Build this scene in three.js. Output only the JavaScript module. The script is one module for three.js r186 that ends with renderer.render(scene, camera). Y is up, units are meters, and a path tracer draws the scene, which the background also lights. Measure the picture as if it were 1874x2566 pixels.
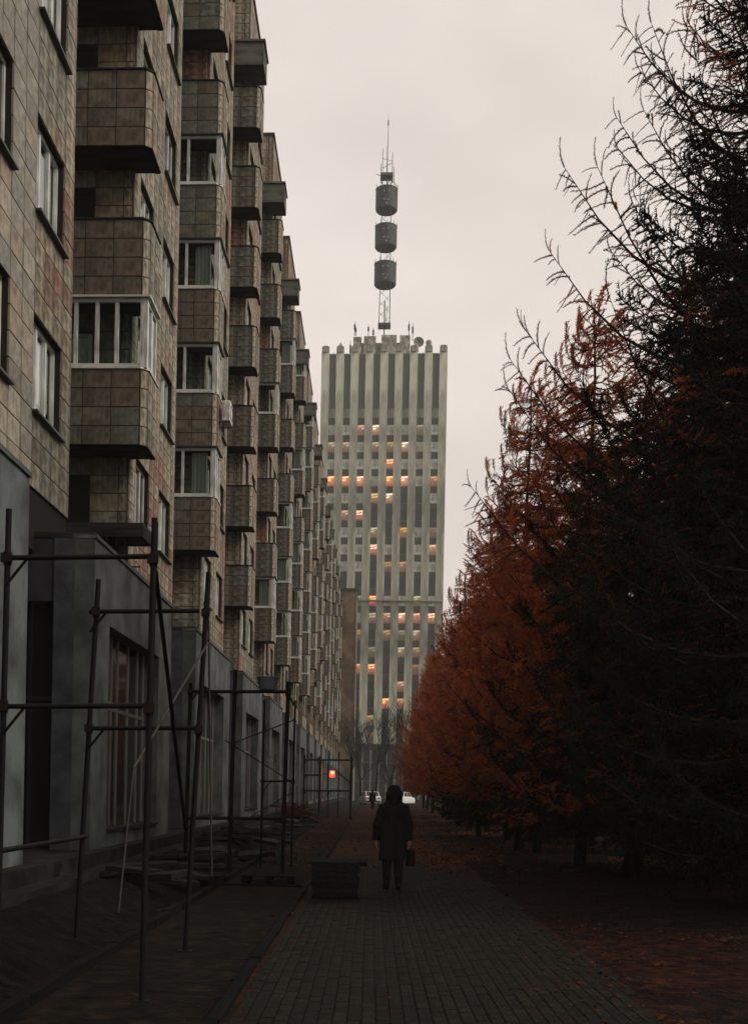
import * as THREE from 'three';
import { mergeGeometries, mergeVertices, toCreasedNormals } from 'three/addons/utils/BufferGeometryUtils.js';
import { MarchingCubes } from 'three/addons/objects/MarchingCubes.js';
import { ImprovedNoise } from 'three/addons/math/ImprovedNoise.js';
import { RoundedBoxGeometry } from 'three/addons/geometries/RoundedBoxGeometry.js';

// ------------------------------------------------------------------ camera, sky, sun, exposure
const scene = new THREE.Scene();
const FOCAL = 3000, FULL_W = 1874, FULL_H = 2566, EYE = 1.6, YAW = 0.05, ROLL = 0.0185;
const camera = new THREE.PerspectiveCamera(2 * Math.atan(FULL_H / 2 / FOCAL) * 180 / Math.PI, FULL_W / FULL_H, 0.1, 3000);
camera.setViewOffset(FULL_W, FULL_H, 157, -696, FULL_W, FULL_H);     // a shift lens: the verticals stay upright
camera.position.set(0, EYE, 0);
camera.rotation.order = 'YXZ';
camera.rotation.set(0, YAW, ROLL);
scene.add(camera);

const perlin = new ImprovedNoise();
let seed = 20251;
function rnd() { seed = (seed * 1664525 + 1013904223) >>> 0; return seed / 4294967296; }
const rr = (a, b) => a + (b - a) * rnd();
const pick = (a) => a[Math.floor(rnd() * a.length)];
const clamp = (v, a, b) => Math.max(a, Math.min(b, v));
const smooth = (a, b, x) => { const t = clamp((x - a) / (b - a), 0, 1); return t * t * (3 - 2 * t); };
const fbm = (x, y, z, o = 4) => { let s = 0, a = 0.5, f = 1; for (let i = 0; i < o; i++) { s += a * perlin.noise(x * f, y * f, z * f); a *= 0.5; f *= 2.03; } return s; };

{ // overcast dusk: an even cloud sheet, a little brighter ahead (to the right of the street) than behind
  const W = 1024, H = 512, data = new Float32Array(W * H * 4);
  for (let j = 0; j < H; j++) for (let i = 0; i < W; i++) {
    const el = ((j + 0.5) / H - 0.5) * Math.PI, az = ((i + 0.5) / W - 0.5) * Math.PI * 2;
    const x = Math.cos(el) * Math.cos(az), y = Math.sin(el), z = Math.cos(el) * Math.sin(az);
    const n = fbm(x * 3 + 5, y * 6, z * 3, 5), m = fbm(x * 2.2 + 11, y * 4 + 3, z * 2.2, 3);
    const ahead = 0.5 - 0.5 * z * 0.94 + 0.1 * x;
    const b = (0.80 + 0.20 * smooth(0.05, 0.80, ahead)) * (1 + 0.20 * n + 0.08 * fbm(x * 13, y * 26, z * 13, 3)) * (1 - 0.14 * smooth(0.25, 0.75, y));
    const g = y < -0.02 ? 0.25 : 1, k = 4 * (j * W + i);
    data[k] = 0.725 * b * g * (1 + 0.03 * m); data[k + 1] = 0.652 * b * g; data[k + 2] = 0.605 * b * g * (1 - 0.03 * m); data[k + 3] = 1;
  }
  const t = new THREE.DataTexture(data, W, H, THREE.RGBAFormat, THREE.FloatType);
  t.mapping = THREE.EquirectangularReflectionMapping; t.magFilter = t.minFilter = THREE.LinearFilter; t.wrapS = THREE.RepeatWrapping; t.needsUpdate = true;
  scene.background = t; scene.environment = t;
}
const sun = new THREE.DirectionalLight(new THREE.Color(1, 0.93, 0.86), 1.5);
sun.position.set(100, 85, -12); sun.target.position.set(0, 0, -40); sun.castShadow = true; sun.shadow.radius = 40;
sun.shadow.mapSize.set(2048, 2048);
Object.assign(sun.shadow.camera, { left: -130, right: 130, top: 130, bottom: -130, near: 1, far: 400 });
scene.add(sun, sun.target);
scene.fog = new THREE.FogExp2(new THREE.Color(0.80, 0.78, 0.74), 0.0005);

const renderer = new THREE.WebGLRenderer({ antialias: true });
renderer.setSize(747, 1024);
renderer.toneMapping = THREE.LinearToneMapping;
renderer.toneMappingExposure = 1.24;
renderer.shadowMap.enabled = true;

// ------------------------------------------------------------------ helpers
const counts = {};
function numbered(n) { const k = counts[n] = (counts[n] ?? -1) + 1; return k ? `${n}_${String(k).padStart(3, '0')}` : n; }
function tag(o, label, category, group) { o.userData = { ...o.userData, label, category }; if (group) o.userData.group = group; return o; }
function thing(name, label, category, group, pos = [0, 0, 0], turn = 0) {
  const o = new THREE.Group(); o.name = numbered(name); o.position.set(...pos); o.rotation.y = turn; scene.add(o); return tag(o, label, category, group);
}
function part(parent, name, geo, mat, pos) {
  const m = new THREE.Mesh(geo, mat); m.name = name; m.castShadow = m.receiveShadow = true; if (pos) m.position.set(...pos); parent.add(m); return m;
}
function structure(name, geo, mat) { const m = part(scene, name, geo, mat); m.userData.kind = 'structure'; return m; }
const flat = (g) => { const q = g.index ? g.toNonIndexed() : g; for (const k of Object.keys(q.attributes)) if (!['position', 'normal', 'uv'].includes(k)) q.deleteAttribute(k); return q; };
const merge = (list) => mergeGeometries(list.map(flat));
function box(x0, x1, y0, y1, z0, z1) { const g = new THREE.BoxGeometry(Math.abs(x1 - x0), Math.abs(y1 - y0), Math.abs(z1 - z0)); g.translate((x0 + x1) / 2, (y0 + y1) / 2, (z0 + z1) / 2); return g; }
function bar(a, b, r, r2 = r, n = 8) { // round bar between two points
  const A = new THREE.Vector3(...a), B = new THREE.Vector3(...b), d = B.clone().sub(A), g = new THREE.CylinderGeometry(r2, r, d.length(), n);
  g.applyQuaternion(new THREE.Quaternion().setFromUnitVectors(new THREE.Vector3(0, 1, 0), d.clone().normalize())); g.translate(...A.add(B).multiplyScalar(0.5).toArray()); return g;
}
function planar(g, s = 1) { // uv in metres from the dominant normal
  const p = g.attributes.position, n = g.attributes.normal, uv = new Float32Array(p.count * 2);
  for (let i = 0; i < p.count; i++) {
    const ax = Math.abs(n.getX(i)), ay = Math.abs(n.getY(i)), az = Math.abs(n.getZ(i));
    const [u, v] = ay > ax && ay > az ? [p.getX(i), p.getZ(i)] : ax > az ? [p.getZ(i), p.getY(i)] : [p.getX(i), p.getY(i)];
    uv[2 * i] = u / s; uv[2 * i + 1] = v / s;
  }
  g.setAttribute('uv', new THREE.BufferAttribute(uv, 2)); return g;
}
// tileable noise picture: fn(value, x, y) -> [r, g, b] 0..1; `period` lattice cells across the picture
const hash2 = (x, y, k) => { let h = (x * 374761393 + y * 668265263 + k * 974711) | 0; h = Math.imul(h ^ (h >>> 13), 1274126177); return ((h ^ (h >>> 16)) >>> 0) / 4294967296; };
function latt(x, y, P, k) {
  const i = Math.floor(x), j = Math.floor(y), fx = x - i, fy = y - j, u = fx * fx * (3 - 2 * fx), v = fy * fy * (3 - 2 * fy), w = (n) => ((n % P) + P) % P;
  const a = hash2(w(i), w(j), k), b = hash2(w(i + 1), w(j), k), c = hash2(w(i), w(j + 1), k), d = hash2(w(i + 1), w(j + 1), k);
  return a + (b - a) * u + (c - a) * v + (a - b - c + d) * u * v;
}
let texCount = 0;
function noiseTex(size, period, fn, srgb = true, octaves = 5) {
  const d = new Uint8Array(size * size * 4), q = ++texCount;
  for (let j = 0; j < size; j++) for (let i = 0; i < size; i++) {
    let v = 0, a = 0.5, P = period; for (let o = 0; o < octaves; o++) { v += a * (latt(i / size * P, j / size * P, P, q * 31 + o) - 0.5); a *= 0.58; P *= 2; }
    const c = fn(v * 1.15, i / size, j / size), k = 4 * (j * size + i);
    for (let q2 = 0; q2 < 3; q2++) d[k + q2] = clamp(Math.round(c[q2] * 255), 0, 255); d[k + 3] = 255;
  }
  const t = new THREE.DataTexture(d, size, size); t.wrapS = t.wrapT = THREE.RepeatWrapping; t.magFilter = THREE.LinearFilter; t.minFilter = THREE.LinearFilter;
  if (srgb) t.colorSpace = THREE.SRGBColorSpace; t.needsUpdate = true; return t;
}
const rep = (t, u, v = u, ou = 0, ov = 0) => { const c = t.clone(); c.repeat.set(u, v); c.offset.set(ou, ov); c.needsUpdate = true; return c; };
const C = (r, g, b) => new THREE.Color().setRGB(r, g, b);
const std = (o) => (o.roughness ?? 1) >= 0.8 && !o.metalness ? new THREE.MeshPhysicalMaterial({ specularIntensity: 0.2, ...o }) : new THREE.MeshStandardMaterial(o); // matt, dusty surfaces barely shine

const texMottle = noiseTex(512, 6, (v) => { const s = clamp(0.86 + v * 0.55, 0.3, 1); return [s, s, s]; });
const texStain = noiseTex(512, 9, (v, x, y) => { const s = clamp(0.83 + v * 0.75 , 0.3, 1); return [s, s * 0.985, s * 0.96]; });
const texTile = noiseTex(512, 7, (v, x, y) => { const st = latt(x * 40, y * 3, 40, 91) * 0.6 + latt(x * 90, y * 5, 90, 92) * 0.4 - 0.5, bl = latt(x * 12, y * 12, 12, 93), s = clamp(0.83 + v * 0.50 + st * 0.26 - (bl > 0.86 ? 0.10 : 0), 0.25, 1); return [s, s * (0.985 + 0.02 * st), s * 0.95]; });
const texRough = noiseTex(256, 12, (v) => { const s = clamp(0.72 + v * 0.5, 0.3, 1); return [s, s, s]; }, false);
const texBump = noiseTex(512, 34, (v) => { const s = clamp(0.5 + v, 0, 1); return [s, s, s]; }, false);
const texSoil = noiseTex(1024, 30, (v, x, y) => { const s = clamp(0.62 + v * 0.95, 0.12, 1); return [s, s * 0.95, s * 0.88]; }, true, 6);

const M = {
  mortar: std({ color: C(0.022, 0.020, 0.017), roughness: 0.95 }),
  concrete: std({ color: C(0.30, 0.29, 0.265), roughness: 0.9, map: rep(texStain, 0.35), bumpMap: rep(texBump, 1), bumpScale: 0.004 }),
  slabUnder: std({ color: C(0.040, 0.042, 0.044), roughness: 0.95, map: rep(texStain, 0.6), bumpMap: rep(texBump, 1), bumpScale: 0.004 }),
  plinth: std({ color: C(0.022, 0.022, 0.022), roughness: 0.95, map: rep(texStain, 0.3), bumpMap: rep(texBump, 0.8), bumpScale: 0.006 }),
  white: std({ color: C(0.84, 0.83, 0.77), roughness: 0.4, map: rep(texMottle, 0.7) }),
  glassDark: std({ color: C(0.018, 0.021, 0.022), roughness: 0.06, metalness: 0, }),
  pane: new THREE.MeshPhysicalMaterial({ color: C(0.82, 0.88, 0.86), roughness: 0.03, transmission: 1, thickness: 0, ior: 1.5 }),
  windowGlass: new THREE.MeshPhysicalMaterial({ color: C(0.9, 0.93, 0.92), roughness: 0.02, transmission: 1, thickness: 0, ior: 1.6 }),
  blind: std({ color: C(0.84, 0.83, 0.77), roughness: 1, side: THREE.DoubleSide }),
  curtain: std({ color: C(0.55, 0.53, 0.47), roughness: 1, side: THREE.DoubleSide }),
  sillMetal: std({ color: C(0.05, 0.052, 0.052), roughness: 0.5, metalness: 0.5 }),
  panelGrey: std({ color: C(0.120, 0.146, 0.146), roughness: 0.75, map: rep(texStain, 0.22), bumpMap: rep(texBump, 0.7), bumpScale: 0.003 }),
  panelBlue: std({ color: C(0.070, 0.079, 0.098), roughness: 0.75, map: rep(texStain, 0.3), bumpMap: rep(texBump, 0.7), bumpScale: 0.003 }),
  panelDark: std({ color: C(0.024, 0.024, 0.034), roughness: 0.7, map: rep(texStain, 0.3) }),
  canopy: std({ color: C(0.17, 0.172, 0.15), roughness: 0.9, map: rep(texStain, 0.4) }),
  alu: std({ color: C(0.30, 0.30, 0.26), roughness: 0.4, metalness: 0.6 }),
  roofing: std({ color: C(0.06, 0.06, 0.06), roughness: 0.9 }),
  pipe: std({ color: C(0.008, 0.0075, 0.007), roughness: 0.9, metalness: 0, roughnessMap: rep(texRough, 1) }),
  coupler: std({ color: C(0.016, 0.011, 0.008), roughness: 0.85 }),
  rope: std({ color: C(0.05, 0.048, 0.042), roughness: 0.8 }),
};

// ------------------------------------------------------------------ ground, path, kerbs
const groundH = (x, d) => { // the bank of spoil along the building, low swells on the verge
  let h = 0;
  if (x < -2.45) h += 0.34 * smooth(-2.45, -3.5, x) * (d < 180 ? 1 : 0) + (d < 80 ? 0.06 * smooth(-2.4, -2.9, x) * fbm(x * 1.7, d * 0.9, 0.5) * 2 : 0);
  if (x > 2.6) h += 0.05 * smooth(2.6, 3.6, x) + 0.10 * smooth(2.6, 4, x) * fbm(x * 0.5, d * 0.4, 4.5);
  return h;
};
{
  const xs = [-1500, -400, -120, -40, -18, -9, -6]; for (let x = -5; x <= 16; x += 0.14) xs.push(x); xs.push(20, 30, 60, 140, 400, 1500);
  const ds = [-1500, -300, -80, -20, -4]; for (let d = 2; d < 60; d += 0.25) ds.push(d); for (let d = 60; d < 200; d += 4) ds.push(d); ds.push(240, 320, 500, 900, 1700);
  const pos = [], uv = [], col = [], idx = [];
  for (const d of ds) for (const x of xs) {
    pos.push(x, groundH(x, d) - 0.012, -d); uv.push(x, d);
    const n = fbm(x * 0.33, d * 0.21, 9.2), leaf = smooth(-0.12, 0.25, n);
    let c = [0.010, 0.0095, 0.008];
    if (x > 2.0 && x < 16) { const k = smooth(1.9, 2.5, x) * (0.25 + 0.75 * leaf); c = [0.015 + 0.036 * k, 0.013 + 0.002 * k, 0.010 - 0.001 * k]; if (x > 9) { const g = smooth(9, 12, x); c = [c[0] * (1 - g) + 0.10 * g, c[1] * (1 - g) + 0.12 * g, c[2] * (1 - g) + 0.03 * g]; } }
    else if (x >= 16) c = [0.09, 0.11, 0.03];
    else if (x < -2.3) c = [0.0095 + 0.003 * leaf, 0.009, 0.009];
    col.push(...c);
  }
  const nx = xs.length;
  for (let j = 0; j + 1 < ds.length; j++) for (let i = 0; i + 1 < nx; i++) { const a = j * nx + i; idx.push(a, a + 1, a + nx, a + 1, a + nx + 1, a + nx); }
  const g = new THREE.BufferGeometry(); g.setAttribute('position', new THREE.Float32BufferAttribute(pos, 3)); g.setAttribute('uv', new THREE.Float32BufferAttribute(uv, 2)); g.setAttribute('color', new THREE.Float32BufferAttribute(col, 3)); g.setIndex(idx); g.computeVertexNormals();
  structure('ground', g, std({ vertexColors: true, roughness: 0.97, map: rep(texSoil, 0.25), bumpMap: rep(texSoil, 0.55), bumpScale: 0.03 }));
}
const PATH_L = -1.0, PATH_R = 2.15;
const pathEdge = (d) => PATH_R + 0.12 * fbm(d * 0.3, 2.2, 0);
{ // the walkway: sand bed, then bricks laid lengthwise in running bond
  const bed = new THREE.PlaneGeometry(PATH_R - PATH_L, 138, 1, 1); bed.rotateX(-Math.PI / 2); bed.translate((PATH_L + PATH_R) / 2, 0, -69 - 1); planar(bed);
  const path = structure('path', bed, std({ color: C(0.055, 0.024, 0.014), roughness: 0.95, map: rep(texSoil, 0.3), bumpMap: rep(texBump, 1), bumpScale: 0.006 }));
  const tones = [C(0.0185, 0.0175, 0.0125), C(0.014, 0.0135, 0.010), C(0.023, 0.020, 0.014), C(0.014, 0.0145, 0.012), C(0.0195, 0.0155, 0.011), C(0.017, 0.017, 0.0135)];
  const mats = tones.map((c, i) => std({ color: c, roughness: 0.82, map: rep(texStain, 0.5, 0.5, i * 0.17, i * 0.31), bumpMap: rep(texBump, 0.6), bumpScale: 0.002 }));
  const gBrick = new RoundedBoxGeometry(0.0955, 0.03, 0.1955, 1, 0.006); const list = [];
  for (let i = 0; i < 31; i++) for (let j = 0; j < 160; j++) {
    const x = PATH_L + 0.06 + i * 0.1 + 0.05, d = 7.4 + j * 0.2 + (i % 2) * 0.1;
    if (x > pathEdge(d) - 0.05 || d > 38) continue;
    list.push([x, d]);
  }
  list.sort((a, b) => a[1] - b[1]);
  const vis = list.filter(([x, d]) => { const u = 930 + x / d * FOCAL, v = 1980 + EYE / d * FOCAL; return u > -10 && u < 1884 && v < 2590; });
  const near = new Set(vis.slice(0, 300)); const far = list.filter((b) => !near.has(b));
  const place = (x, d) => { const o = new THREE.Object3D(); const dip = 0.006 * fbm(x * 1.2, d * 0.8, 7); o.position.set(x + rr(-0.0015, 0.0015), -0.004 + dip + rr(-0.002, 0.002), -d); o.rotation.set(rr(-0.012, 0.012), rr(-0.012, 0.012), rr(-0.016, 0.016)); return o; };
  for (const [x, d] of near) { const o = place(x, d); const b = part(path, 'paving_brick', gBrick, pick(mats)); b.position.copy(o.position); b.rotation.copy(o.rotation); }
  const gFar = new THREE.BoxGeometry(0.0955, 0.03, 0.1955);
  const im = new THREE.InstancedMesh(gFar, std({ color: 0xffffff, roughness: 0.82, map: rep(texStain, 0.5), bumpMap: rep(texBump, 0.6), bumpScale: 0.002 }), far.length); im.name = 'paving_brick_field'; im.userData.kind = 'stuff';
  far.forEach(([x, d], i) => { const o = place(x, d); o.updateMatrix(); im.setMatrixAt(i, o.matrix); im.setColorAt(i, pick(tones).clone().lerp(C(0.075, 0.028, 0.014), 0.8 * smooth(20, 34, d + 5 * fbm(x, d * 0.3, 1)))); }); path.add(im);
  // footway beyond the kerb
  const fw = new THREE.PlaneGeometry(1.33, 138); fw.rotateX(-Math.PI / 2); fw.translate(-1.755, 0.004, -70); planar(fw);
  structure('footway', fw, std({ color: C(0.019, 0.014, 0.009), roughness: 0.95, map: rep(texSoil, 0.22), bumpMap: rep(texSoil, 0.6), bumpScale: 0.012 }));
  // kerb stones
  const kerb = new THREE.Group(); kerb.name = 'kerb'; kerb.userData.kind = 'structure'; scene.add(kerb);
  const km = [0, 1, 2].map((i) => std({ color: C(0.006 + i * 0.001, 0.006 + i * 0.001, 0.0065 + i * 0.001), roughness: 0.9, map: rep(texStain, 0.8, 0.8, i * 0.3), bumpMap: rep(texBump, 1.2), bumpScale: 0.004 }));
  const gk = new RoundedBoxGeometry(0.095, 0.14, 0.985, 1, 0.012);
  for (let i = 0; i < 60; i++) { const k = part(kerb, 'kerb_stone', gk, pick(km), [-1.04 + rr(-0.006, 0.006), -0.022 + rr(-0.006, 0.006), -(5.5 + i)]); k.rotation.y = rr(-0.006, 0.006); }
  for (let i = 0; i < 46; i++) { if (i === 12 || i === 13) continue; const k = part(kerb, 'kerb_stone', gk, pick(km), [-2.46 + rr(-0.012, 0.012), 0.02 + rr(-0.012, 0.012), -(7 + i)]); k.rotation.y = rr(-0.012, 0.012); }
  const cross = new RoundedBoxGeometry(0.66, 0.06, 0.09, 1, 0.01); for (const x of [-1.42, -2.08]) part(kerb, 'kerb_stone', cross, km[1], [x, 0.0, -19.6]);
  const road = new THREE.PlaneGeometry(120, 26); road.rotateX(-Math.PI / 2); road.translate(0, 0.006, -151); planar(road);
  structure('road', road, std({ color: C(0.045, 0.045, 0.046), roughness: 0.9, map: rep(texSoil, 0.15) }));
}

// ------------------------------------------------------------------ the long apartment block
const XW = 5.17, XB = 4.65, XI = 7.7, MOD = 10.5, WALL_L = 5.6, NMOD = 16, ZS = 0.25; // d below is metres along the street from the camera
const FLOOR0 = 7.2, WIN_H = 1.47, STOREY = 3.0, TOP = 32.4, BASE_TOP = 6.06;
const block = thing('apartment_building', 'long multi-storey block clad in brown stone tiles with stacked projecting balconies, along the left side', 'building');
const D = (d) => -(d - ZS);
const tileTones = [];
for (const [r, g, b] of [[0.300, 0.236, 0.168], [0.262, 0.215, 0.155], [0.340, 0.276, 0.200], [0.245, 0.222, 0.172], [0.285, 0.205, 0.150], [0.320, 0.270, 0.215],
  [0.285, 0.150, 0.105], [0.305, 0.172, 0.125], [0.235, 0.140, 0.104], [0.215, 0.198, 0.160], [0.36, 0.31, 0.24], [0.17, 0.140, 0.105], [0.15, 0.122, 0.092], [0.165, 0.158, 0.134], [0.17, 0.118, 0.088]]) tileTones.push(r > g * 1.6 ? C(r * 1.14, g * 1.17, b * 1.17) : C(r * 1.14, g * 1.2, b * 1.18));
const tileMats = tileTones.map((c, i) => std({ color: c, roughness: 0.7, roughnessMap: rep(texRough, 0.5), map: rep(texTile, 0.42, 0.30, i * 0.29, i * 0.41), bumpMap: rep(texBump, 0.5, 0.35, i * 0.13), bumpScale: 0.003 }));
const tiles = [];
const toneAt = (a, b, cc) => { const n = fbm(a * 0.24, b * 0.2, cc, 3) + rr(-0.13, 0.13); if (n > 0.17) return 6 + Math.floor(rnd() * 3); if (n < -0.16) return pick([3, 9, 3, 11, 9]); return pick([0, 1, 2, 4, 5, 0, 1, 10]); };
const boxGeos = new Map();
const sharedBox = (w, h, t) => { const k = [w, h, t].map((v) => v.toFixed(3)).join(); if (!boxGeos.has(k)) boxGeos.set(k, new THREE.BoxGeometry(w, h, t)); return boxGeos.get(k); };
// a tile of w x h centred at (x, y, d), facing `turn` (0: towards the camera, PI/2: towards the street)
function tile(parent, x, y, d, w, h, turn, tone) {
  const u = 930 + x / d * FOCAL, v = 1980 - (y - EYE) / d * FOCAL, seen = u > -60 && u < 1930 && v > -60 && v < 2600;
  const facing = turn === 0 ? 1 : turn > 1.5 ? Math.abs(x) / Math.hypot(x, d) : 0.8;
  tiles.push({ parent, x, y, d, w: w - 0.017, h: h - 0.019, turn, tone, score: seen ? w * h * facing / (d * d) : 0 });
}
const walls = [];
for (let m = 0; m < NMOD; m++) {
  const d0 = 14.5 + m * MOD, d1 = d0 + WALL_L;
  // street wall with its window openings
  const s = new THREE.Shape(); s.moveTo(d0, BASE_TOP - 0.9); s.lineTo(d1, BASE_TOP - 0.9); s.lineTo(d1, TOP); s.lineTo(d0, TOP);
  for (let k = 0; k < 9; k++) for (const [a, b] of [[0.65, 2.2], [3.4, 5.0]]) {
    const y0 = FLOOR0 + k * STOREY; if (y0 + WIN_H > TOP - 0.4) continue;
    const h = new THREE.Path(); h.moveTo(d0 + a, y0); h.lineTo(d0 + a, y0 + WIN_H); h.lineTo(d0 + b, y0 + WIN_H); h.lineTo(d0 + b, y0); s.holes.push(h);
  }
  const g = new THREE.ExtrudeGeometry(s, { depth: 0.22, bevelEnabled: false }); g.rotateY(Math.PI / 2); g.translate(-XW - 0.24, 0, ZS); // shape x -> -z
  const w = part(block, 'wall', g, M.mortar); walls.push(w);
  // the wing behind it, the notch wall and the slab of building behind
  part(block, 'wall', merge([box(-XI - 0.2, -XW - 0.245, 5.2, TOP - 0.1, D(d0 + 0.05), D(d1 - 0.05))]), M.mortar);
  part(block, 'wall', merge([box(-XI - 4, -XI, 0, TOP - 0.4, D(d1 - 4.0), D(d0 + MOD - 4.01))]), M.mortar);
  part(block, 'roof', merge([box(-XI - 4.2, -XW + 0.06, TOP + 0.003, TOP + 0.12, D(d0 - 0.06), D(d1 + 0.06))]), M.roofing);
  // tiles of the street wall
  const cols = [0, 0.65, 1.167, 1.683, 2.2, 2.8, 3.4, 3.933, 4.467, 5.0, 5.6];
  const rows = []; let y = BASE_TOP; for (let i = 0; i < 3; i++) { rows.push([y, 0.38, -1]); y += 0.38; }
  for (let k = 0; k < 9 && y < TOP - 0.2; k++) { for (let i = 0; i < 4; i++) { rows.push([FLOOR0 + k * STOREY + i * 0.3675, 0.3675, k]); } for (let i = 0; i < 4; i++) rows.push([FLOOR0 + k * STOREY + WIN_H + i * 0.3825, 0.3825, -1]); y = FLOOR0 + (k + 1) * STOREY; }
  for (const [ry, rh, k] of rows) {
    if (ry + rh > TOP) continue;
    const isWin = k >= 0 && FLOOR0 + k * STOREY + WIN_H <= TOP - 0.4;
    for (let i = 0; i < 10; i++) { if (isWin && ((i >= 1 && i <= 3) || (i >= 6 && i <= 8))) continue; const a = cols[i], b = cols[i + 1]; tile(w, -XW - 0.005, ry + rh / 2, d0 + (a + b) / 2, b - a, rh, Math.PI / 2, toneAt(d0 + a, ry, 2.7)); }
  }
  // end wall that faces down the street towards the camera (behind the balconies)
  const we = part(block, 'end_wall', merge([box(-XI, -5.98 + 0.0, 5.2, TOP, D(d0 + 0.02), D(d0 + 0.2)), box(-5.98, -XW - 0.02, 5.2, TOP, D(d0 + 0.02), D(d0 + 0.2))].slice(0, 2)), M.mortar);
  let yy = BASE_TOP - 0.6; const n = Math.round((TOP - yy) / 0.375);
  for (let i = 0; i < n; i++) {
    for (const [a, b] of [[5.19, 5.38], [5.38, 5.98], [5.98, 6.5], [6.5, 7.1], [7.1, 7.7]]) {
      const k = Math.floor((yy - 8.75) / STOREY), yr = yy - 8.75 - k * STOREY, door = a >= 5.97 && a < 6.6 && yy > 5.6 && yr < 2.2 && yr >= -0.2;
      if (!door) tile(we, -(a + b) / 2, yy + 0.1875, d0 + 0.005, b - a, 0.375, 0, toneAt(a * 1.4 + m * 3, yy, 8.1));
    }
    yy += 0.375;
  }
}
// windows
{
  const W = 1.6, fr = (w) => merge([box(-w / 2, -w / 2 + 0.07, 0, WIN_H, -0.03, 0.03), box(w / 2 - 0.07, w / 2, 0, WIN_H, -0.03, 0.03), box(-w / 2 + 0.07, w / 2 - 0.07, 0, 0.08, -0.03, 0.03), box(-w / 2 + 0.07, w / 2 - 0.07, WIN_H - 0.07, WIN_H, -0.03, 0.03),
    box(-w / 6 - 0.045, -w / 6 + 0.045, 0.08, WIN_H - 0.07, -0.032, 0.034), box(w / 6 - 0.045, w / 6 + 0.045, 0.08, WIN_H - 0.07, -0.032, 0.034)]);
  const geos = { 0: [fr(1.55), new THREE.BoxGeometry(1.42, WIN_H - 0.13, 0.012), new THREE.BoxGeometry(1.62, 0.035, 0.27), new THREE.BoxGeometry(0.4, WIN_H - 0.2, 0.02)], 1: [fr(1.6), new THREE.BoxGeometry(1.47, WIN_H - 0.13, 0.012), new THREE.BoxGeometry(1.66, 0.035, 0.27), new THREE.BoxGeometry(0.42, WIN_H - 0.2, 0.02)] };
  const fold = (a, b, lo, hi) => { const g = new THREE.PlaneGeometry(b - a, hi - lo, Math.ceil((b - a) / 0.03), 1); g.translate((a + b) / 2, (lo + hi) / 2, 0); const p = g.attributes.position; for (let i = 0; i < p.count; i++) p.setZ(i, 0.012 * Math.sin(p.getX(i) * 70) + 0.006 * Math.sin(p.getX(i) * 31)); g.computeVertexNormals(); return g; };
  const blinds = [merge([fold(-0.72, 0.28, 0.09, 1.36)]), merge([fold(-0.72, 0.72, 0.4, 1.37)]), merge([fold(-0.72, -0.2, 0.09, 1.36), fold(0.25, 0.72, 0.09, 1.36)])];
  for (let m = 0; m < NMOD; m++) for (let k = 0; k < 8; k++) for (let q = 0; q < 2; q++) {
    const d = 14.5 + m * MOD + (q ? 4.2 : 1.425), y = FLOOR0 + k * STOREY;
    const [gf, gp, gs] = geos[q];
    const o = new THREE.Group(); o.name = 'window'; o.position.set(-XW - 0.13, y, D(d)); o.rotation.y = Math.PI / 2; block.add(o);
    part(o, 'frame', gf, M.white); const bl = pick([0, 0, 1, 2, 3]); part(o, 'pane', gp, bl === 3 ? M.glassDark : M.windowGlass, [0, WIN_H / 2, -0.005]);
    if (bl < 3) part(o, 'curtain', blinds[bl], M.blind, [0, 0, -0.06]);  part(o, 'sill', gs, M.sillMetal, [0, -0.012, 0.10]);
  }
}
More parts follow.
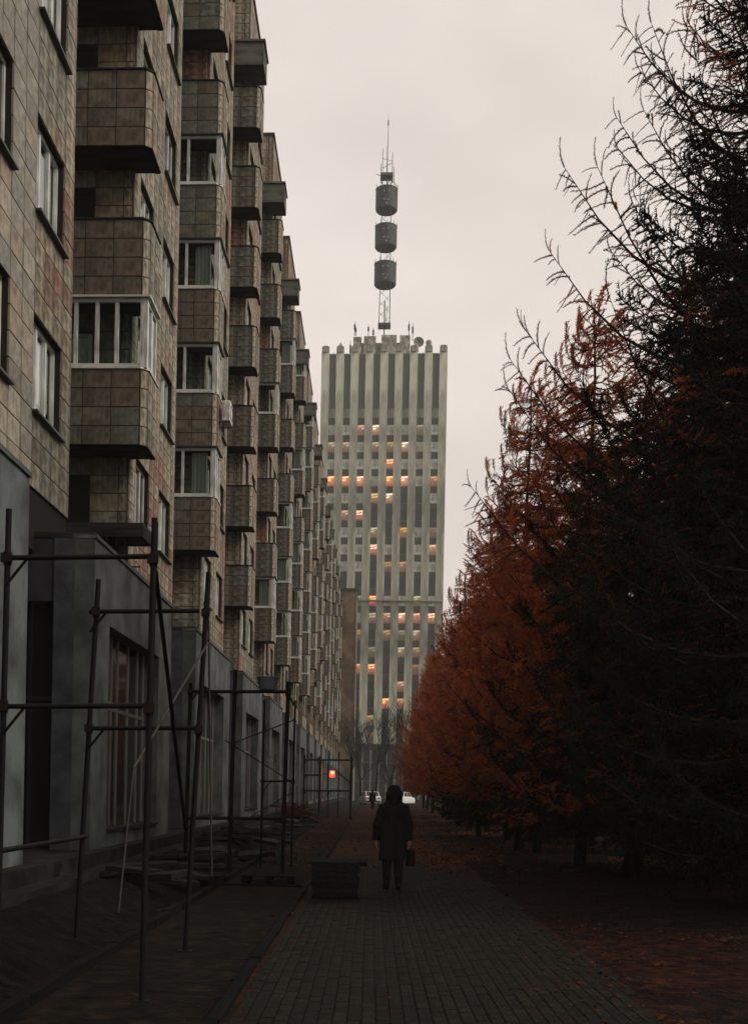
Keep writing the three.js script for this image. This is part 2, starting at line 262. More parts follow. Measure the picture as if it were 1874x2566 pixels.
// balconies
const BAL = {};
{
  const L = 1.1, H = 1.52, ch = 0.13, T = 0.1;
  // plan outline (x to the left is negative; local z = 0 at the front, -L at the far side)
  const sh = new THREE.Shape(); [[-XI + XB, 0], [-ch, 0], [0, -ch], [0, -L], [-T, -L], [-T, -ch - 0.04], [-ch - 0.04, -T], [-XI + XB, -T]].forEach(([x, z], i) => i ? sh.lineTo(x, -z) : sh.moveTo(x, -z));
  const g = new THREE.ExtrudeGeometry(sh, { depth: H, bevelEnabled: false }); g.rotateX(-Math.PI / 2); g.scale(1, 1, 1);
  // shape (x, y=-z) extruded along z -> after rotateX(-90deg): y' = depth, z' = -y = z
  BAL.parapet = g;
  const cap = new THREE.Shape(); [[-XI + XB, 0.05], [-ch + 0.02, 0.05], [0.05, -ch + 0.02], [0.05, -L], [-T - 0.02, -L], [-T - 0.02, -ch - 0.06], [-ch - 0.06, -T - 0.02], [-XI + XB, -T - 0.02]].forEach(([x, z], i) => i ? cap.lineTo(x, -z) : cap.moveTo(x, -z));
  BAL.cap = new THREE.ExtrudeGeometry(cap, { depth: 0.03, bevelEnabled: false }); BAL.cap.rotateX(-Math.PI / 2); BAL.cap.translate(0, H + 0.002, 0);
  BAL.slab = merge([box(-XI + XB, -0.105, 0.012, 0.17, -0.105, -L + 0.003)]);
  // glazing: posts and rails in white
  const y0 = H + 0.034, y1 = H + 1.43, f = [], px = [];
  f.push(box(-XI + XB, -0.14, y0, y0 + 0.085, -0.075, -0.005), box(-XI + XB, -0.14, y1 - 0.08, y1, -0.075, -0.005));
  f.push(box(-0.075, -0.005, y0, y0 + 0.085, -L, -0.14), box(-0.075, -0.005, y1 - 0.08, y1, -L, -0.14));
  f.push(box(-0.139, 0.006, y0, y1, -0.139, 0.006));
  BAL.frame = (cols) => merge([...f, ...cols.map((x) => box(x - 0.04, x + 0.04, y0 + 0.085, y1 - 0.08, -0.07, -0.01)), box(-0.07, -0.01, y0 + 0.085, y1 - 0.08, -L / 2 - 0.05, -L / 2 + 0.03), box(-0.07, -0.01, y0 + 0.085, y1 - 0.08, -L, -L + 0.07)]);
  BAL.pane = merge([box(-XI + XB, -0.14, y0 + 0.085, y1 - 0.08, -0.044, -0.036), box(-0.044, -0.036, y0 + 0.085, y1 - 0.08, -L, -0.14)]);
  BAL.drip = merge([box(-XI + XB, 0.07, y1 + 0.002, y1 + 0.04, -0.12, 0.07), box(-0.1, 0.07, y1 + 0.002, y1 + 0.04, -L - 0.02, -0.121)]);
  BAL.curtain = merge([0, 1, 2, 3, 4, 5, 6, 7].map((i) => { const c = new THREE.CylinderGeometry(0.04, 0.045, y1 - y0 - 0.2, 6, 1, true); c.translate(-0.30 - i * 0.055, (y0 + y1) / 2, -0.22 - (i % 2) * 0.02); return c; }));
  const doorFrame = merge([box(-0.46, -0.39, 0, 2.2, 0, 0.06), box(0.39, 0.46, 0, 2.2, 0, 0.06), box(-0.39, 0.39, 2.12, 2.2, 0, 0.06), box(-0.39, 0.39, 0, 0.5, 0, 0.05)]), doorPane = box(-0.39, 0.39, 0.5, 2.12, 0.01, 0.025);
  const glazed = (m, k) => m === 0 ? k === 0 : m === 1 ? k <= 3 : m === 3 ? k === 3 || k === 0 : m === 2 ? false : m === 4 ? k === 5 || k <= 2 : m === 5 ? k === 6 || k === 4 || k < 3 : (m * 7 + k * 5 + (m * k) % 3) % 5 < 3;
  const frameA = BAL.frame([-0.62, -1.02, -1.45, -2.1]), frameB = BAL.frame([-0.95, -1.9]);
  for (let m = 0; m < NMOD - 1; m++) for (let k = 0; k < 7; k++) {
    const d = 24.05 + m * MOD, y = 8.45 + k * STOREY;
    const o = new THREE.Group(); o.name = 'balcony'; o.position.set(-XB, y, D(d)); block.add(o);
    part(o, 'slab', BAL.slab, M.slabUnder); part(o, 'parapet', BAL.parapet, M.mortar); 
    const gl = glazed(m, k);
    part(o, 'coping', BAL.cap, gl ? M.white : M.slabUnder);
    if (gl) { part(o, 'window_frame', m === 0 ? frameA : frameB, M.white); part(o, 'pane', BAL.pane, M.pane); part(o, 'drip_edge', BAL.drip, m === 0 ? M.white : M.sillMetal); if ((m + k) % 2 === 1) part(o, 'curtain', BAL.curtain, M.curtain); }
    part(o, 'door', merge([doorFrame.clone().translate(-1.79, 0.36, -0.94), doorPane.clone().translate(-1.79, 0.36, -0.94)]), gl ? M.white : M.glassDark);
    const big = [[0.13, 0.705], [0.705, 1.28], [1.28, 1.855], [1.855, 2.43], [2.43, 3.0]];
    for (let r = 0; r < 4; r++) {
      const ry = y + r * 0.38 + 0.19;
      for (const [a, b] of big) tile(o, -XB - (a + b) / 2, ry, d, b - a, 0.38, 0, pick(k > 2 ? [13, 13, 12, 11, 13, 12] : [11, 12, 13, 14, 12, 14, 11, 12]));  // browner stone, toned darker to carry the shade of the camera-facing side
      tile(o, -XB - ch / 2, ry, d + ch / 2, ch * 1.414, 0.38, Math.PI / 4, pick([10, 5, 10, 2]));
      for (const [a, b] of [[ch, 0.62], [0.62, L]]) tile(o, -XB, ry, d + (a + b) / 2, b - a, 0.38, Math.PI / 2, toneAt(d, ry, 5));
    }
  }
  for (let m = 0; m < NMOD - 1; m++) { // the canopy above each stack and the plain slab over the entrance below it
    const d = 24.05 + m * MOD;
    part(block, 'canopy', merge([box(-XI, -XB + 0.12, 28.75, 29.6, D(d - 0.1), D(d + 1.25)), box(-XI, -XB + 0.18, 29.603, 29.68, D(d - 0.16), D(d + 1.3))]), M.canopy);
    if (m === 0) { part(block, 'canopy', box(-XI, -XB, 6.6, 6.88, D(d - 0.05), D(d + 0.93)), M.slabUnder); part(block, 'rail', merge([bar([-5.38, 5.4, D(d - 0.06)], [-5.38, 6.6, D(d - 0.06)], 0.018), bar([-5.2, 5.4, D(d - 0.02)], [-5.2, 6.6, D(d - 0.02)], 0.014), bar([-5.02, 5.4, D(d - 0.02)], [-5.02, 6.6, D(d - 0.02)], 0.014), bar([-7, 6.0, D(d - 0.02)], [-4.7, 6.0, D(d - 0.02)], 0.014)]), M.pipe); }
  }
}
{
  const ac = thing('air_conditioner', 'white air conditioner box hung beside the second glazed balcony of the second stack', 'air conditioner', null, [-4.42, 12.6, D(35.25)]);
  part(ac, 'case', new RoundedBoxGeometry(0.24, 0.60, 0.62, 2, 0.03), M.white); const t = new THREE.TorusGeometry(0.22, 0.015, 6, 20); t.rotateY(Math.PI / 2); part(ac, 'fan_guard', t, M.sillMetal, [0.122, 0, 0]);
  part(ac, 'bracket', merge([box(-0.3, 0.12, -0.345, -0.315, -0.3, -0.26), box(-0.3, 0.12, -0.345, -0.315, 0.26, 0.3)]), M.sillMetal);
}
{ // the tiles that show largest are parts of their walls and balconies, the rest one field
  tiles.sort((a, b) => b.score - a.score);
  const set = (o, t) => { o.position.set(t.x, t.y, D(t.d)); o.rotation.set(rr(-0.004, 0.004), t.turn + rr(-0.005, 0.005), 0); const off = 0.004 + rr(0, 0.006); o.position.x += Math.sin(t.turn) * off; o.position.z += Math.cos(t.turn) * off; };
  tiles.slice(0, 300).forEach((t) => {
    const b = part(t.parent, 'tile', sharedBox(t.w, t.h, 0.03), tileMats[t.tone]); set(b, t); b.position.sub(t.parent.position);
  });
  const rest = tiles.slice(300), im = new THREE.InstancedMesh(new THREE.BoxGeometry(1, 1, 0.03), std({ color: 0xffffff, roughness: 0.75, map: rep(texStain, 0.5, 0.35), bumpMap: rep(texBump, 0.5), bumpScale: 0.003 }), rest.length);
  im.name = 'tile_field'; im.userData.kind = 'stuff'; im.castShadow = im.receiveShadow = true; const o = new THREE.Object3D();
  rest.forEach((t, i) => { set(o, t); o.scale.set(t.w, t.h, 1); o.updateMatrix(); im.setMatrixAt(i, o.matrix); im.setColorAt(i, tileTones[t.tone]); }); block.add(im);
}
{ // shop storey: grey clad boxes standing forward of the wall, one per module
  const XG = 4.25, d0 = 18.2, len = 7.0, HT = 5.36, OP = 4.18, SILL = 0.86;
  const zf = (d) => -d; // local: z = -(d - start)
  const shell = merge([box(-0.3, 0, 0, HT, 0, zf(1.1)), box(-0.3, 0, 0, HT, zf(5.6), zf(len)), box(-0.3, 0, OP, HT - 0.0, zf(1.1), zf(5.6)), box(-0.3, 0, 0, SILL, zf(1.1), zf(5.6))].map((g) => g));
  const pil = merge([box(-0.62, -0.302, 0, HT - 0.004, 0.006, zf(0.3))]);
  const band = box(-3.6, -0.622, 4.4, HT - 0.01, -0.02, zf(0.3));
  const roof = box(-3.6, -0.01, HT + 0.003, HT + 0.1, -0.02, zf(len - 0.02));
  const back = box(-3.6, -1.2, 0, HT - 0.1, zf(0.45), zf(len));
  const sill = box(-0.4, 0.05, SILL + 0.002, SILL + 0.05, zf(1.102), zf(5.598));
  const coping = box(-0.34, 0.03, HT + 0.002, HT + 0.06, 0.01, zf(len + 0.01));
  const mull = merge([1.25, 2.1, 2.6, 3.1, 4.0, 4.9, 5.5].map((d, i) => box(-0.33, -0.27, SILL + 0.05, OP, zf(d - 0.02 - (i % 2) * 0.006), zf(d + 0.02))).concat([box(-0.325, -0.275, 2.9, 2.96, zf(1.1), zf(5.6)), box(-0.325, -0.275, 3.02, 3.06, zf(1.1), zf(3.4))]));
  const glass = box(-0.305, -0.295, SILL + 0.05, OP, zf(1.1), zf(5.6));
  const door = box(-3.6, -0.622, 0.5, 4.4, zf(0.28), zf(0.3)), frames = merge([box(-1.05, -1.0, 0.5, 4.38, zf(0.22), zf(0.28)), box(-2.0, -1.95, 0.5, 4.38, zf(0.22), zf(0.28)), box(-3.0, -0.63, 2.9, 2.96, zf(0.222), zf(0.278))]);
  for (const g of [shell, pil, band]) planar(g);
  for (let m = -1; m < NMOD; m++) {
    const o = new THREE.Group(); o.name = 'shopfront'; o.position.set(-XG, 0, D(d0 + m * MOD) - 0.04); block.add(o);
    part(o, 'wall', shell, M.panelGrey); part(o, 'pilaster', pil, M.panelBlue); part(o, 'fascia', band, M.panelDark); part(o, 'roof', roof, M.slabUnder); part(o, 'back_wall', back, M.panelDark);
    part(o, 'sill', sill, M.slabUnder); part(o, 'coping', coping, M.panelGrey); part(o, 'mullion', mull, M.alu); part(o, 'pane', glass, M.glassDark); part(o, 'door', door, M.glassDark); part(o, 'door_frame', frames, M.panelDark);
  }
  // podium with steps
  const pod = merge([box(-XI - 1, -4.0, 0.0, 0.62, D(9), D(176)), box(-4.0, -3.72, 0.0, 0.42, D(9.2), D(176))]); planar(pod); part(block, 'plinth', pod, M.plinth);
  part(block, 'wall', box(-XI - 4, -XI - 0.01, 0, TOP - 2, D(6), D(13.9)), M.mortar);
}
{ // the plain end block that stands forward at the far end
  const w = thing('apartment_building', 'plain brown windowless end block standing forward at the far end of the balcony facade', 'building');
  const g = merge([box(-9, -2.9, 0, 32.2, -183, -196)]); planar(g);
  part(w, 'wall', g, std({ color: C(0.24, 0.17, 0.118), roughness: 0.85, map: rep(texStain, 0.06), bumpMap: rep(texBump, 0.4), bumpScale: 0.01 }));
  part(w, 'corner_strip', box(-2.898, -2.78, 0, 32.2, -182.95, -196), M.concrete);
  part(w, 'plinth', box(-9, -2.86, 0, 3.6, -182.9, -182.99), M.panelGrey);
  part(w, 'roof', box(-9.2, -2.7, 32.203, 32.5, -182.8, -196.2), M.roofing);
}

// ------------------------------------------------------------------ the office tower and its mast
const TD = 215, TX = 0.9;
const tower = thing('office_tower', 'tall pale ribbed concrete office tower with scattered lit windows at the street end', 'building', null, [TX, 0, -TD], -0.0235);
{
  const conc = std({ color: C(0.76, 0.80, 0.70), roughness: 0.9, map: rep(texStain, 0.05, 0.012), bumpMap: rep(texBump, 0.3), bumpScale: 0.01 });
  const concDark = std({ color: C(0.44, 0.455, 0.40), roughness: 0.9, map: rep(texStain, 0.05) });
  const spandrel = std({ color: C(0.070, 0.080, 0.074), roughness: 0.55 }), louvre = std({ color: C(0.10, 0.108, 0.096), roughness: 0.6 }), dark = std({ color: C(0.05, 0.058, 0.057), roughness: 0.35 });
  const grey = [0, 1, 2].map((i) => std({ color: C(0.76 - i * 0.09, 0.79 - i * 0.09, 0.70 - i * 0.08), roughness: 0.35, map: rep(texMottle, 0.4, 0.4, i * 0.3) }));  // pale tone painted in for the sky reflected in the glass
  const Wd = 22.4, pitch = 2.637, rw = 1.42, base = 0, topRib = 81.4, capTop = 79.9;
  part(tower, 'body', box(-Wd / 2 + 0.2, Wd / 2 - 0.2, 0, capTop - 0.6, -0.30, -22), conc.clone());
  const ribG = new THREE.BoxGeometry(rw, topRib - 1.1, 0.9), capG = new THREE.CylinderGeometry(rw / 2 - 0.05, rw / 2, 1.1, 18), ribX = [];
  for (let i = 0; i < 9; i++) {
    const x = (i - 4) * pitch; ribX.push(x);
    const r = part(tower, 'rib', planar(ribG.clone()), conc, [x, (topRib - 1.1) / 2, -0.33]);
    const c = part(r, 'cap', capG, concDark, [0, (topRib - 1.1) / 2 + 0.553, 0.1]);
  }
  const lit = [0, 1, 2, 3].map((v) => {
    const S = 32, d = new Uint8Array(S * S * 4);
    for (let j = 0; j < S; j++) for (let i = 0; i < S; i++) {
      const y = j / S, x = i / S, n = 0.5 + fbm(x * 3 + v * 5, y * 3, v, 3) * 1.2; let b = (0.68 + 0.3 * smooth(0.1, 0.9, y)) * (0.75 + 0.4 * n);
      const st = (cy, sl, x0, x1) => Math.abs(y - cy - sl * (x - 0.5)) < 0.06 && x > x0 && x < x1;
      if (st(0.86, 0.12, 0.05, 0.95) || (v % 2 === 0 && st(0.62, 0.1, 0.1, 0.45)) || (v > 1 && st(0.60, 0.14, 0.55, 0.95))) b = 1.5;
      if (y < 0.16 && n > 0.62) b *= 0.5;
      const k = 4 * (j * S + i); d[k] = clamp(b * 190, 0, 255); d[k + 1] = clamp(b * b * 150 + 20, 0, 255); d[k + 2] = clamp(b * b * 135 + 10, 0, 255); d[k + 3] = 255;
    }
    const t = new THREE.DataTexture(d, S, S); t.magFilter = THREE.LinearFilter; t.colorSpace = THREE.SRGBColorSpace; t.needsUpdate = true; return t;
  });
  const glow = {}; for (const [k, c, i] of [['o', [1, 0.50, 0.22], 1.9], ['p', [1, 0.62, 0.46], 1.9], ['y', [1, 0.78, 0.30], 1.1], ['w', [1, 0.92, 0.72], 1.25], ['Y', [1, 0.62, 0.02], 2.0], ['v', [0.75, 0.78, 0.55], 0.75], ['m', [1, 0.55, 0.2], 0.55]])
    glow[k] = lit.map((t, v) => std({ color: C(0.16, 0.16, 0.14), roughness: 0.4, emissive: C(...c), emissiveMap: t, emissiveIntensity: i * [0.8, 0.42, 0.62, 0.3][v] }));
  const rows = ['ggpwggvg', 'wwgwywgg', 'ggggoggg', 'oopgopgo', 'gggywddg', 'gppddddd', 'gggvdYgm', 'gggpgdgp', 'gggdmmgg', 'gdddDDDD', 'ggvoggvg', 'gggvpppp', 'ddmdyvvd', 'dddvdvyd', 'ddooddmd', 'dddddpdd', 'ddddoodd', 'dddydddd', 'dddmdddd', 'dddddddd', 'dddddddd', 'dddddddd'];
  const bw = pitch - rw, gw = new THREE.BoxGeometry(bw, 1.86, 0.08), gs = new THREE.BoxGeometry(bw, 1.19, 0.12), gl = new THREE.BoxGeometry(bw, 9.7, 0.1), gb = new THREE.BoxGeometry(bw, 1.64, 0.14), gm = new THREE.BoxGeometry(bw, 0.05, 0.10);
  for (let c = 0; c < 8; c++) {
    const x = ribX[c] + pitch / 2; part(tower, 'louvre', gl, louvre, [x, 75.1, -0.24]); part(tower, 'spandrel', gb, concDark, [x, 69.4, -0.20]);
    part(tower, 'parapet', box(-bw / 2, bw / 2, 0, 0.25, -0.2, 0.2), concDark, [x, 80.0, -0.7]);
    rows.forEach((r, i) => {
      const yc = 66.4 - i * 3.067, s = r[c]; if (yc < 0.9) return;
      part(tower, 'spandrel', gs, spandrel, [x, yc + 1.53, -0.22]);
      const m = s === 'g' ? pick(grey) : s === 'd' || s === 'D' ? dark : pick(glow[s]);
      const w = part(tower, 'window', gw, m, [x, yc, -0.25]); if (s !== 'D') part(w, 'transom', gm, concDark, [0, -0.89, 0.012]);
    });
  }
  part(tower, 'floor_band', box(-Wd / 2, Wd / 2, 35.62, 35.86, -0.2, 0.36), concDark);
  part(tower, 'entrance_block', merge([box(-16, 18, 0, 9.4, 3, -20), box(-16.3, 18.3, 9.403, 9.9, 3.3, -20)]), std({ color: C(0.035, 0.042, 0.042), roughness: 0.5 }));
  const fin = new THREE.BoxGeometry(0.22, 8.6, 0.3), hal = new THREE.BoxGeometry(33, 0.3, 0.2);
  for (let i = 0; i < 24; i++) part(tower, 'fin', fin, concDark, [-15.3 + i * 1.42, 4.5, 3.12]);
  for (const y of [3.4, 6.6]) part(tower, 'transom', hal, spandrel, [1, y, 3.06]);
  // roof storey: a ring of pale panels
  const px = [[-5.85, -4.35, 85.3], [-3.9, -1.7, 85.4], [-0.6, 2.1, 85.45], [2.8, 4.6, 85.35]], pale = std({ color: C(0.60, 0.60, 0.54), roughness: 0.8, map: rep(texStain, 0.2) });
  for (const [a, b, t] of [[-5.85, -4.35, 85.0], [-3.9, -1.7, 85.1], [-0.7, 2.1, 85.3], [2.65, 4.55, 85.2]]) part(tower, 'roof_panel', planar(box(a, b, 79, t, -5, -5.4)), pale);
  part(tower, 'roof_house', planar(box(-5.3, 4.2, 78, 84.0, -5.41, -14)), concDark);
  part(tower, 'roof', box(-Wd / 2 + 0.3, Wd / 2 - 0.3, 79.3, 79.32, -0.8, -21.9), M.roofing);
  const rods = []; for (const [x, h, y] of [[-9.4, 2.1, 80], [-8.7, 2.0, 80], [-6.35, 4.2, 80], [-5.6, 2.6, 85], [-3.1, 2.0, 85], [-2.2, 2.6, 84], [4.3, 3.0, 84.6], [5.0, 3.2, 84], [-5.4, 1.7, 85], [7.0, 2.0, 80], [10.9, 1.2, 80]]) rods.push(bar([x, y, -4.6], [x, y + h, -4.6], 0.07, 0.05, 5), box(x - 0.16, x + 0.16, y + h * 0.45, y + h * 0.8, -4.5, -4.8));
  part(tower, 'aerial', merge(rods), dark);
  const dome = new THREE.SphereGeometry(0.55, 16, 12); dome.translate(7.9, 82.0, -0.3); part(tower, 'dome', dome, pale);
  const cone = new THREE.ConeGeometry(0.5, 0.9, 12); cone.translate(-7.9, 81.85, -0.3); part(tower, 'dome', cone, pale);
  for (const [x, y, r] of [[6.2, 83.6, 0.95], [-6.75, 81.1, 0.45], [2.55, 80.8, 0.55], [-3.6, 80.9, 0.5]]) {
    const dsh = thing('satellite_dish', x > 5 ? 'largest round grey dish antenna on the right of the tower roof' : x > 2 ? 'small grey dish antenna behind the rib right of the mast' : x > -5 ? 'small grey dish antenna behind the fourth rib, left of the mast' : 'small grey dish antenna by the left end of the tower roof', 'dish antenna', null, [TX + x, y, -TD - 4.2]);
    const p = []; for (let i = 0; i <= 6; i++) p.push(new THREE.Vector2(r * i / 6, 0.3 * r * (i / 6) ** 2)); const g = new THREE.LatheGeometry(p, 20); g.rotateX(Math.PI / 2); part(dsh, 'reflector', g, concDark);
    part(dsh, 'feed', bar([0, 0, 0], [0, 0, r * 0.8], 0.04, 0.03, 5), dark); part(dsh, 'bracket', bar([0, 0, -0.05], [0, -1.6, -0.4], 0.06, 0.06, 5), dark);
  }
  // mast
  const mast = thing('radio_mast', 'dark lattice radio mast carrying three drum antennas above the tower roof', 'mast', null, [TX - 0.1, 83.6, -TD - 5.2]);
  const steel = std({ color: C(0.075, 0.082, 0.075), roughness: 0.6, metalness: 0.3 }), drumM = std({ color: C(0.05, 0.056, 0.05), roughness: 0.7, map: rep(texMottle, 2) });
  const q = 0.98, TOPY = 31, legs = [[-q, -q], [q, -q], [q, q], [-q, q]];
  for (const [x, z] of legs) part(mast, 'leg', bar([x, 3.6, z], [x * 0.8, TOPY, z * 0.8], 0.075, 0.06, 6), steel);
  const br = []; for (let k = 0; k < 14; k++) { const y0 = 3.6 + k * 1.95, y1 = y0 + 1.95; for (let i = 0; i < 4; i++) { const s = 1 - 0.2 * (y0 - 3.6) / (TOPY - 3.6), a = legs[i], b = legs[(i + 1) % 4]; br.push(bar([a[0] * s, y0, a[1] * s], [b[0] * s, y1, b[1] * s], 0.035, 0.035, 4)); if (i % 2) br.push(bar([a[0] * s, y1, a[1] * s], [b[0] * s, y1, b[1] * s], 0.03, 0.03, 4)); } }
  part(mast, 'lattice', merge(br), steel);
  part(mast, 'pole', merge([bar([0, -2, 0], [0, 8, 0], 0.12, 0.12, 6), bar([0.25, 4, 0.3], [0.5, 7, 0.3], 0.05, 0.05, 5)]), steel);
  part(mast, 'platform', box(-1.15, 1.15, 3.2, 3.6, -1.15, 1.15), steel); part(mast, 'platform', box(-1.1, 1.1, 30.6, 31.1, -1.1, 1.1), steel);
  for (const y of [10.7, 17.55, 24.4]) {
    const p = [[0, 0], [1.8, 0], [2.0, 0.25], [2.0, 3.8], [2.06, 3.8], [2.06, 4.0], [0, 4.0]].map((v) => new THREE.Vector2(...v)), g = toCreasedNormals(new THREE.LatheGeometry(p, 28), 0.5);
    const dr = part(mast, 'drum', g, drumM, [0, y, 0]); const hoops = [], paintedGaps = [];
    for (const hy of [0.9, 1.6, 2.3, 3.0]) { const t = new THREE.TorusGeometry(2.0, 0.05, 5, 28); t.rotateX(Math.PI / 2); t.translate(0, hy, 0); hoops.push(t); }
    for (let i = 0; i < 10; i++) { const a = i / 10 * 6.283 + 0.2; hoops.push(bar([2.03 * Math.cos(a), 3.8, 2.03 * Math.sin(a)], [2.03 * Math.cos(a), 4.6, 2.03 * Math.sin(a)], 0.045, 0.045, 4)); }
    part(dr, 'hoop', merge(hoops), steel);
    for (const [hx, hy] of [[-0.45, 2.75], [0.45, 2.8], [-0.35, 1.3], [0.3, 1.25], [0.05, 0.6]]) paintedGaps.push(box(hx - 0.2, hx + 0.2, hy, hy + 0.16, 1.9, 2.04));  // pale boxes painted in for light seen through holes in the drum
    part(dr, 'painted_gap', merge(paintedGaps), pale);
  }
  for (const [x, z, h] of [[-0.85, 0, 36.0], [0.95, 0.2, 35.2], [-1.15, 0.5, 33], [1.25, 0.4, 32.4]]) part(mast, 'aerial', bar([x, 29.5, z], [x, h, z], 0.08, 0.05, 5), steel);
  part(mast, 'spire', merge([bar([0, 28, 0], [0, 36.4, 0], 0.12, 0.09, 6), bar([0.06, 36.4, 0], [0.06, 42.4, 0], 0.07, 0.025, 6), bar([0.06, 40.3, 0], [0.06, 41.2, 0], 0.15, 0.11, 6), bar([-0.85, 32.4, 0], [0.9, 33.3, 0.2], 0.05, 0.05, 4), bar([-1.9, 31.3, 0], [-0.8, 30.9, 0], 0.06, 0.05, 5), bar([1.0, 30, 0], [2.0, 29.0, 0], 0.06, 0.05, 5), bar([-0.85, 34.2, 0], [0.9, 33.6, 0.2], 0.04, 0.04, 4)]), steel);
}

// ------------------------------------------------------------------ trees
function tube(pts, r0, r1, n = 4) { // light tapered tube along points
  const pos = [], idx = [], m = pts.length, up = new THREE.Vector3(0.31, 0.9, 0.3).normalize();
  for (let i = 0; i < m; i++) {
    const t = pts[Math.min(i + 1, m - 1)].clone().sub(pts[Math.max(i - 1, 0)]).normalize(), a = new THREE.Vector3().crossVectors(t, up).normalize(), b = new THREE.Vector3().crossVectors(t, a), r = r0 + (r1 - r0) * i / (m - 1);
    for (let k = 0; k < n; k++) { const w = k / n * Math.PI * 2; const p = pts[i].clone().addScaledVector(a, Math.cos(w) * r).addScaledVector(b, Math.sin(w) * r); pos.push(p.x, p.y, p.z); }
    if (i) for (let k = 0; k < n; k++) { const q = (i - 1) * n, k2 = (k + 1) % n; idx.push(q + k, q + n + k, q + k2, q + k2, q + n + k, q + n + k2); }
  }
  const g = new THREE.BufferGeometry(); g.setAttribute('position', new THREE.Float32BufferAttribute(pos, 3)); g.setIndex(idx); g.computeVertexNormals();
  g.setAttribute('uv', new THREE.Float32BufferAttribute(new Float32Array(pos.length / 3 * 2), 2)); return g;
}
// one spray: a drooping twig set with needle tufts, 1 unit long along +x
function spray(nNeed, needle, width, wood, sideTwigs = 0, droop = 0.35) {
  const P = [], tri = (a, b, c) => P.push(...a.toArray(), ...b.toArray(), ...c.toArray());
  const line = (o, dir, len, droop) => Array.from({ length: 5 }, (_, i) => { const t = i / 4; return o.clone().addScaledVector(dir, len * t).add(new THREE.Vector3(0, -droop * t * t * len, 0)); });
  const geos = [], runs = [line(new THREE.Vector3(), new THREE.Vector3(1, 0.05, 0), 1, droop)];
  for (let s = 0; s < sideTwigs; s++) { const t = 0.15 + 0.75 * (s + rnd() * 0.6) / sideTwigs, o = runs[0][0].clone().lerp(runs[0][4], t); o.y += 0.3 * t * (1 - t) * 0.35; runs.push(line(o, new THREE.Vector3(0.7, rr(-0.35, 0.25), (s % 2 ? 1 : -1) * rr(0.5, 0.9)).normalize(), rr(0.3, 0.5) * (1.1 - t * 0.5), 0.5)); }
  for (const [ri, run] of runs.entries()) {
    const len = ri ? 0.42 : 1, N = Math.max(4, Math.round(nNeed * len));
    geos.push(flat(tube(run, wood * (ri ? 0.6 : 1), wood * 0.25, 3)));
    for (let i = 0; i < N; i++) {
      const t = (i + rnd()) / N * 3.999, k = Math.floor(t), o = run[k].clone().lerp(run[k + 1], t - k), w = rnd() * 6.283, d = new THREE.Vector3(rr(0.3, 1.0), Math.cos(w), Math.sin(w)).normalize(), e = new THREE.Vector3(rr(-1, 1), rr(-1, 1), rr(-1, 1)).cross(d).normalize().multiplyScalar(width), L = needle * rr(0.6, 1.2);
      tri(o.clone().add(e), o.clone().sub(e), o.clone().addScaledVector(d, L));
    }
  }
  const g = new THREE.BufferGeometry(); g.setAttribute('position', new THREE.Float32BufferAttribute(P, 3)); g.setAttribute('uv', new THREE.Float32BufferAttribute(new Float32Array(P.length / 3 * 2), 2)); g.computeVertexNormals();
  return mergeGeometries([g, ...geos]);
}
const leafMat = () => new THREE.MeshPhysicalMaterial({ color: 0xffffff, roughness: 0.9, side: THREE.DoubleSide, transmission: 0.45, thickness: 0, specularIntensity: 0.1 });
const crownMat = leafMat(), bark = std({ color: C(0.016, 0.014, 0.012), roughness: 0.95, map: rep(texStain, 2, 1), bumpMap: rep(texBump, 2), bumpScale: 0.02 }), twigMat = std({ color: C(0.030, 0.026, 0.022), roughness: 0.95 });
const sprays = { larch: [spray(60, 0.11, 0.020, 0.018, 5), spray(54, 0.12, 0.020, 0.018, 6)], near: [spray(96, 0.085, 0.014, 0.026, 0, 0.30), spray(90, 0.09, 0.014, 0.028, 0, 0.42)], spruce: [spray(46, 0.14, 0.022, 0.02, 6), spray(42, 0.15, 0.022, 0.02, 5)] };
const larchRed = [C(0.56, 0.150, 0.055), C(0.48, 0.115, 0.048), C(0.60, 0.205, 0.065), C(0.40, 0.105, 0.045), C(0.26, 0.075, 0.036)], larchDark = [C(0.055, 0.045, 0.03), C(0.040, 0.036, 0.028), C(0.15, 0.045, 0.02), C(0.05, 0.048, 0.03), C(0.045, 0.05, 0.035)], spruceGreen = [C(0.011, 0.015, 0.009), C(0.014, 0.018, 0.010), C(0.009, 0.012, 0.008), C(0.018, 0.017, 0.009)];
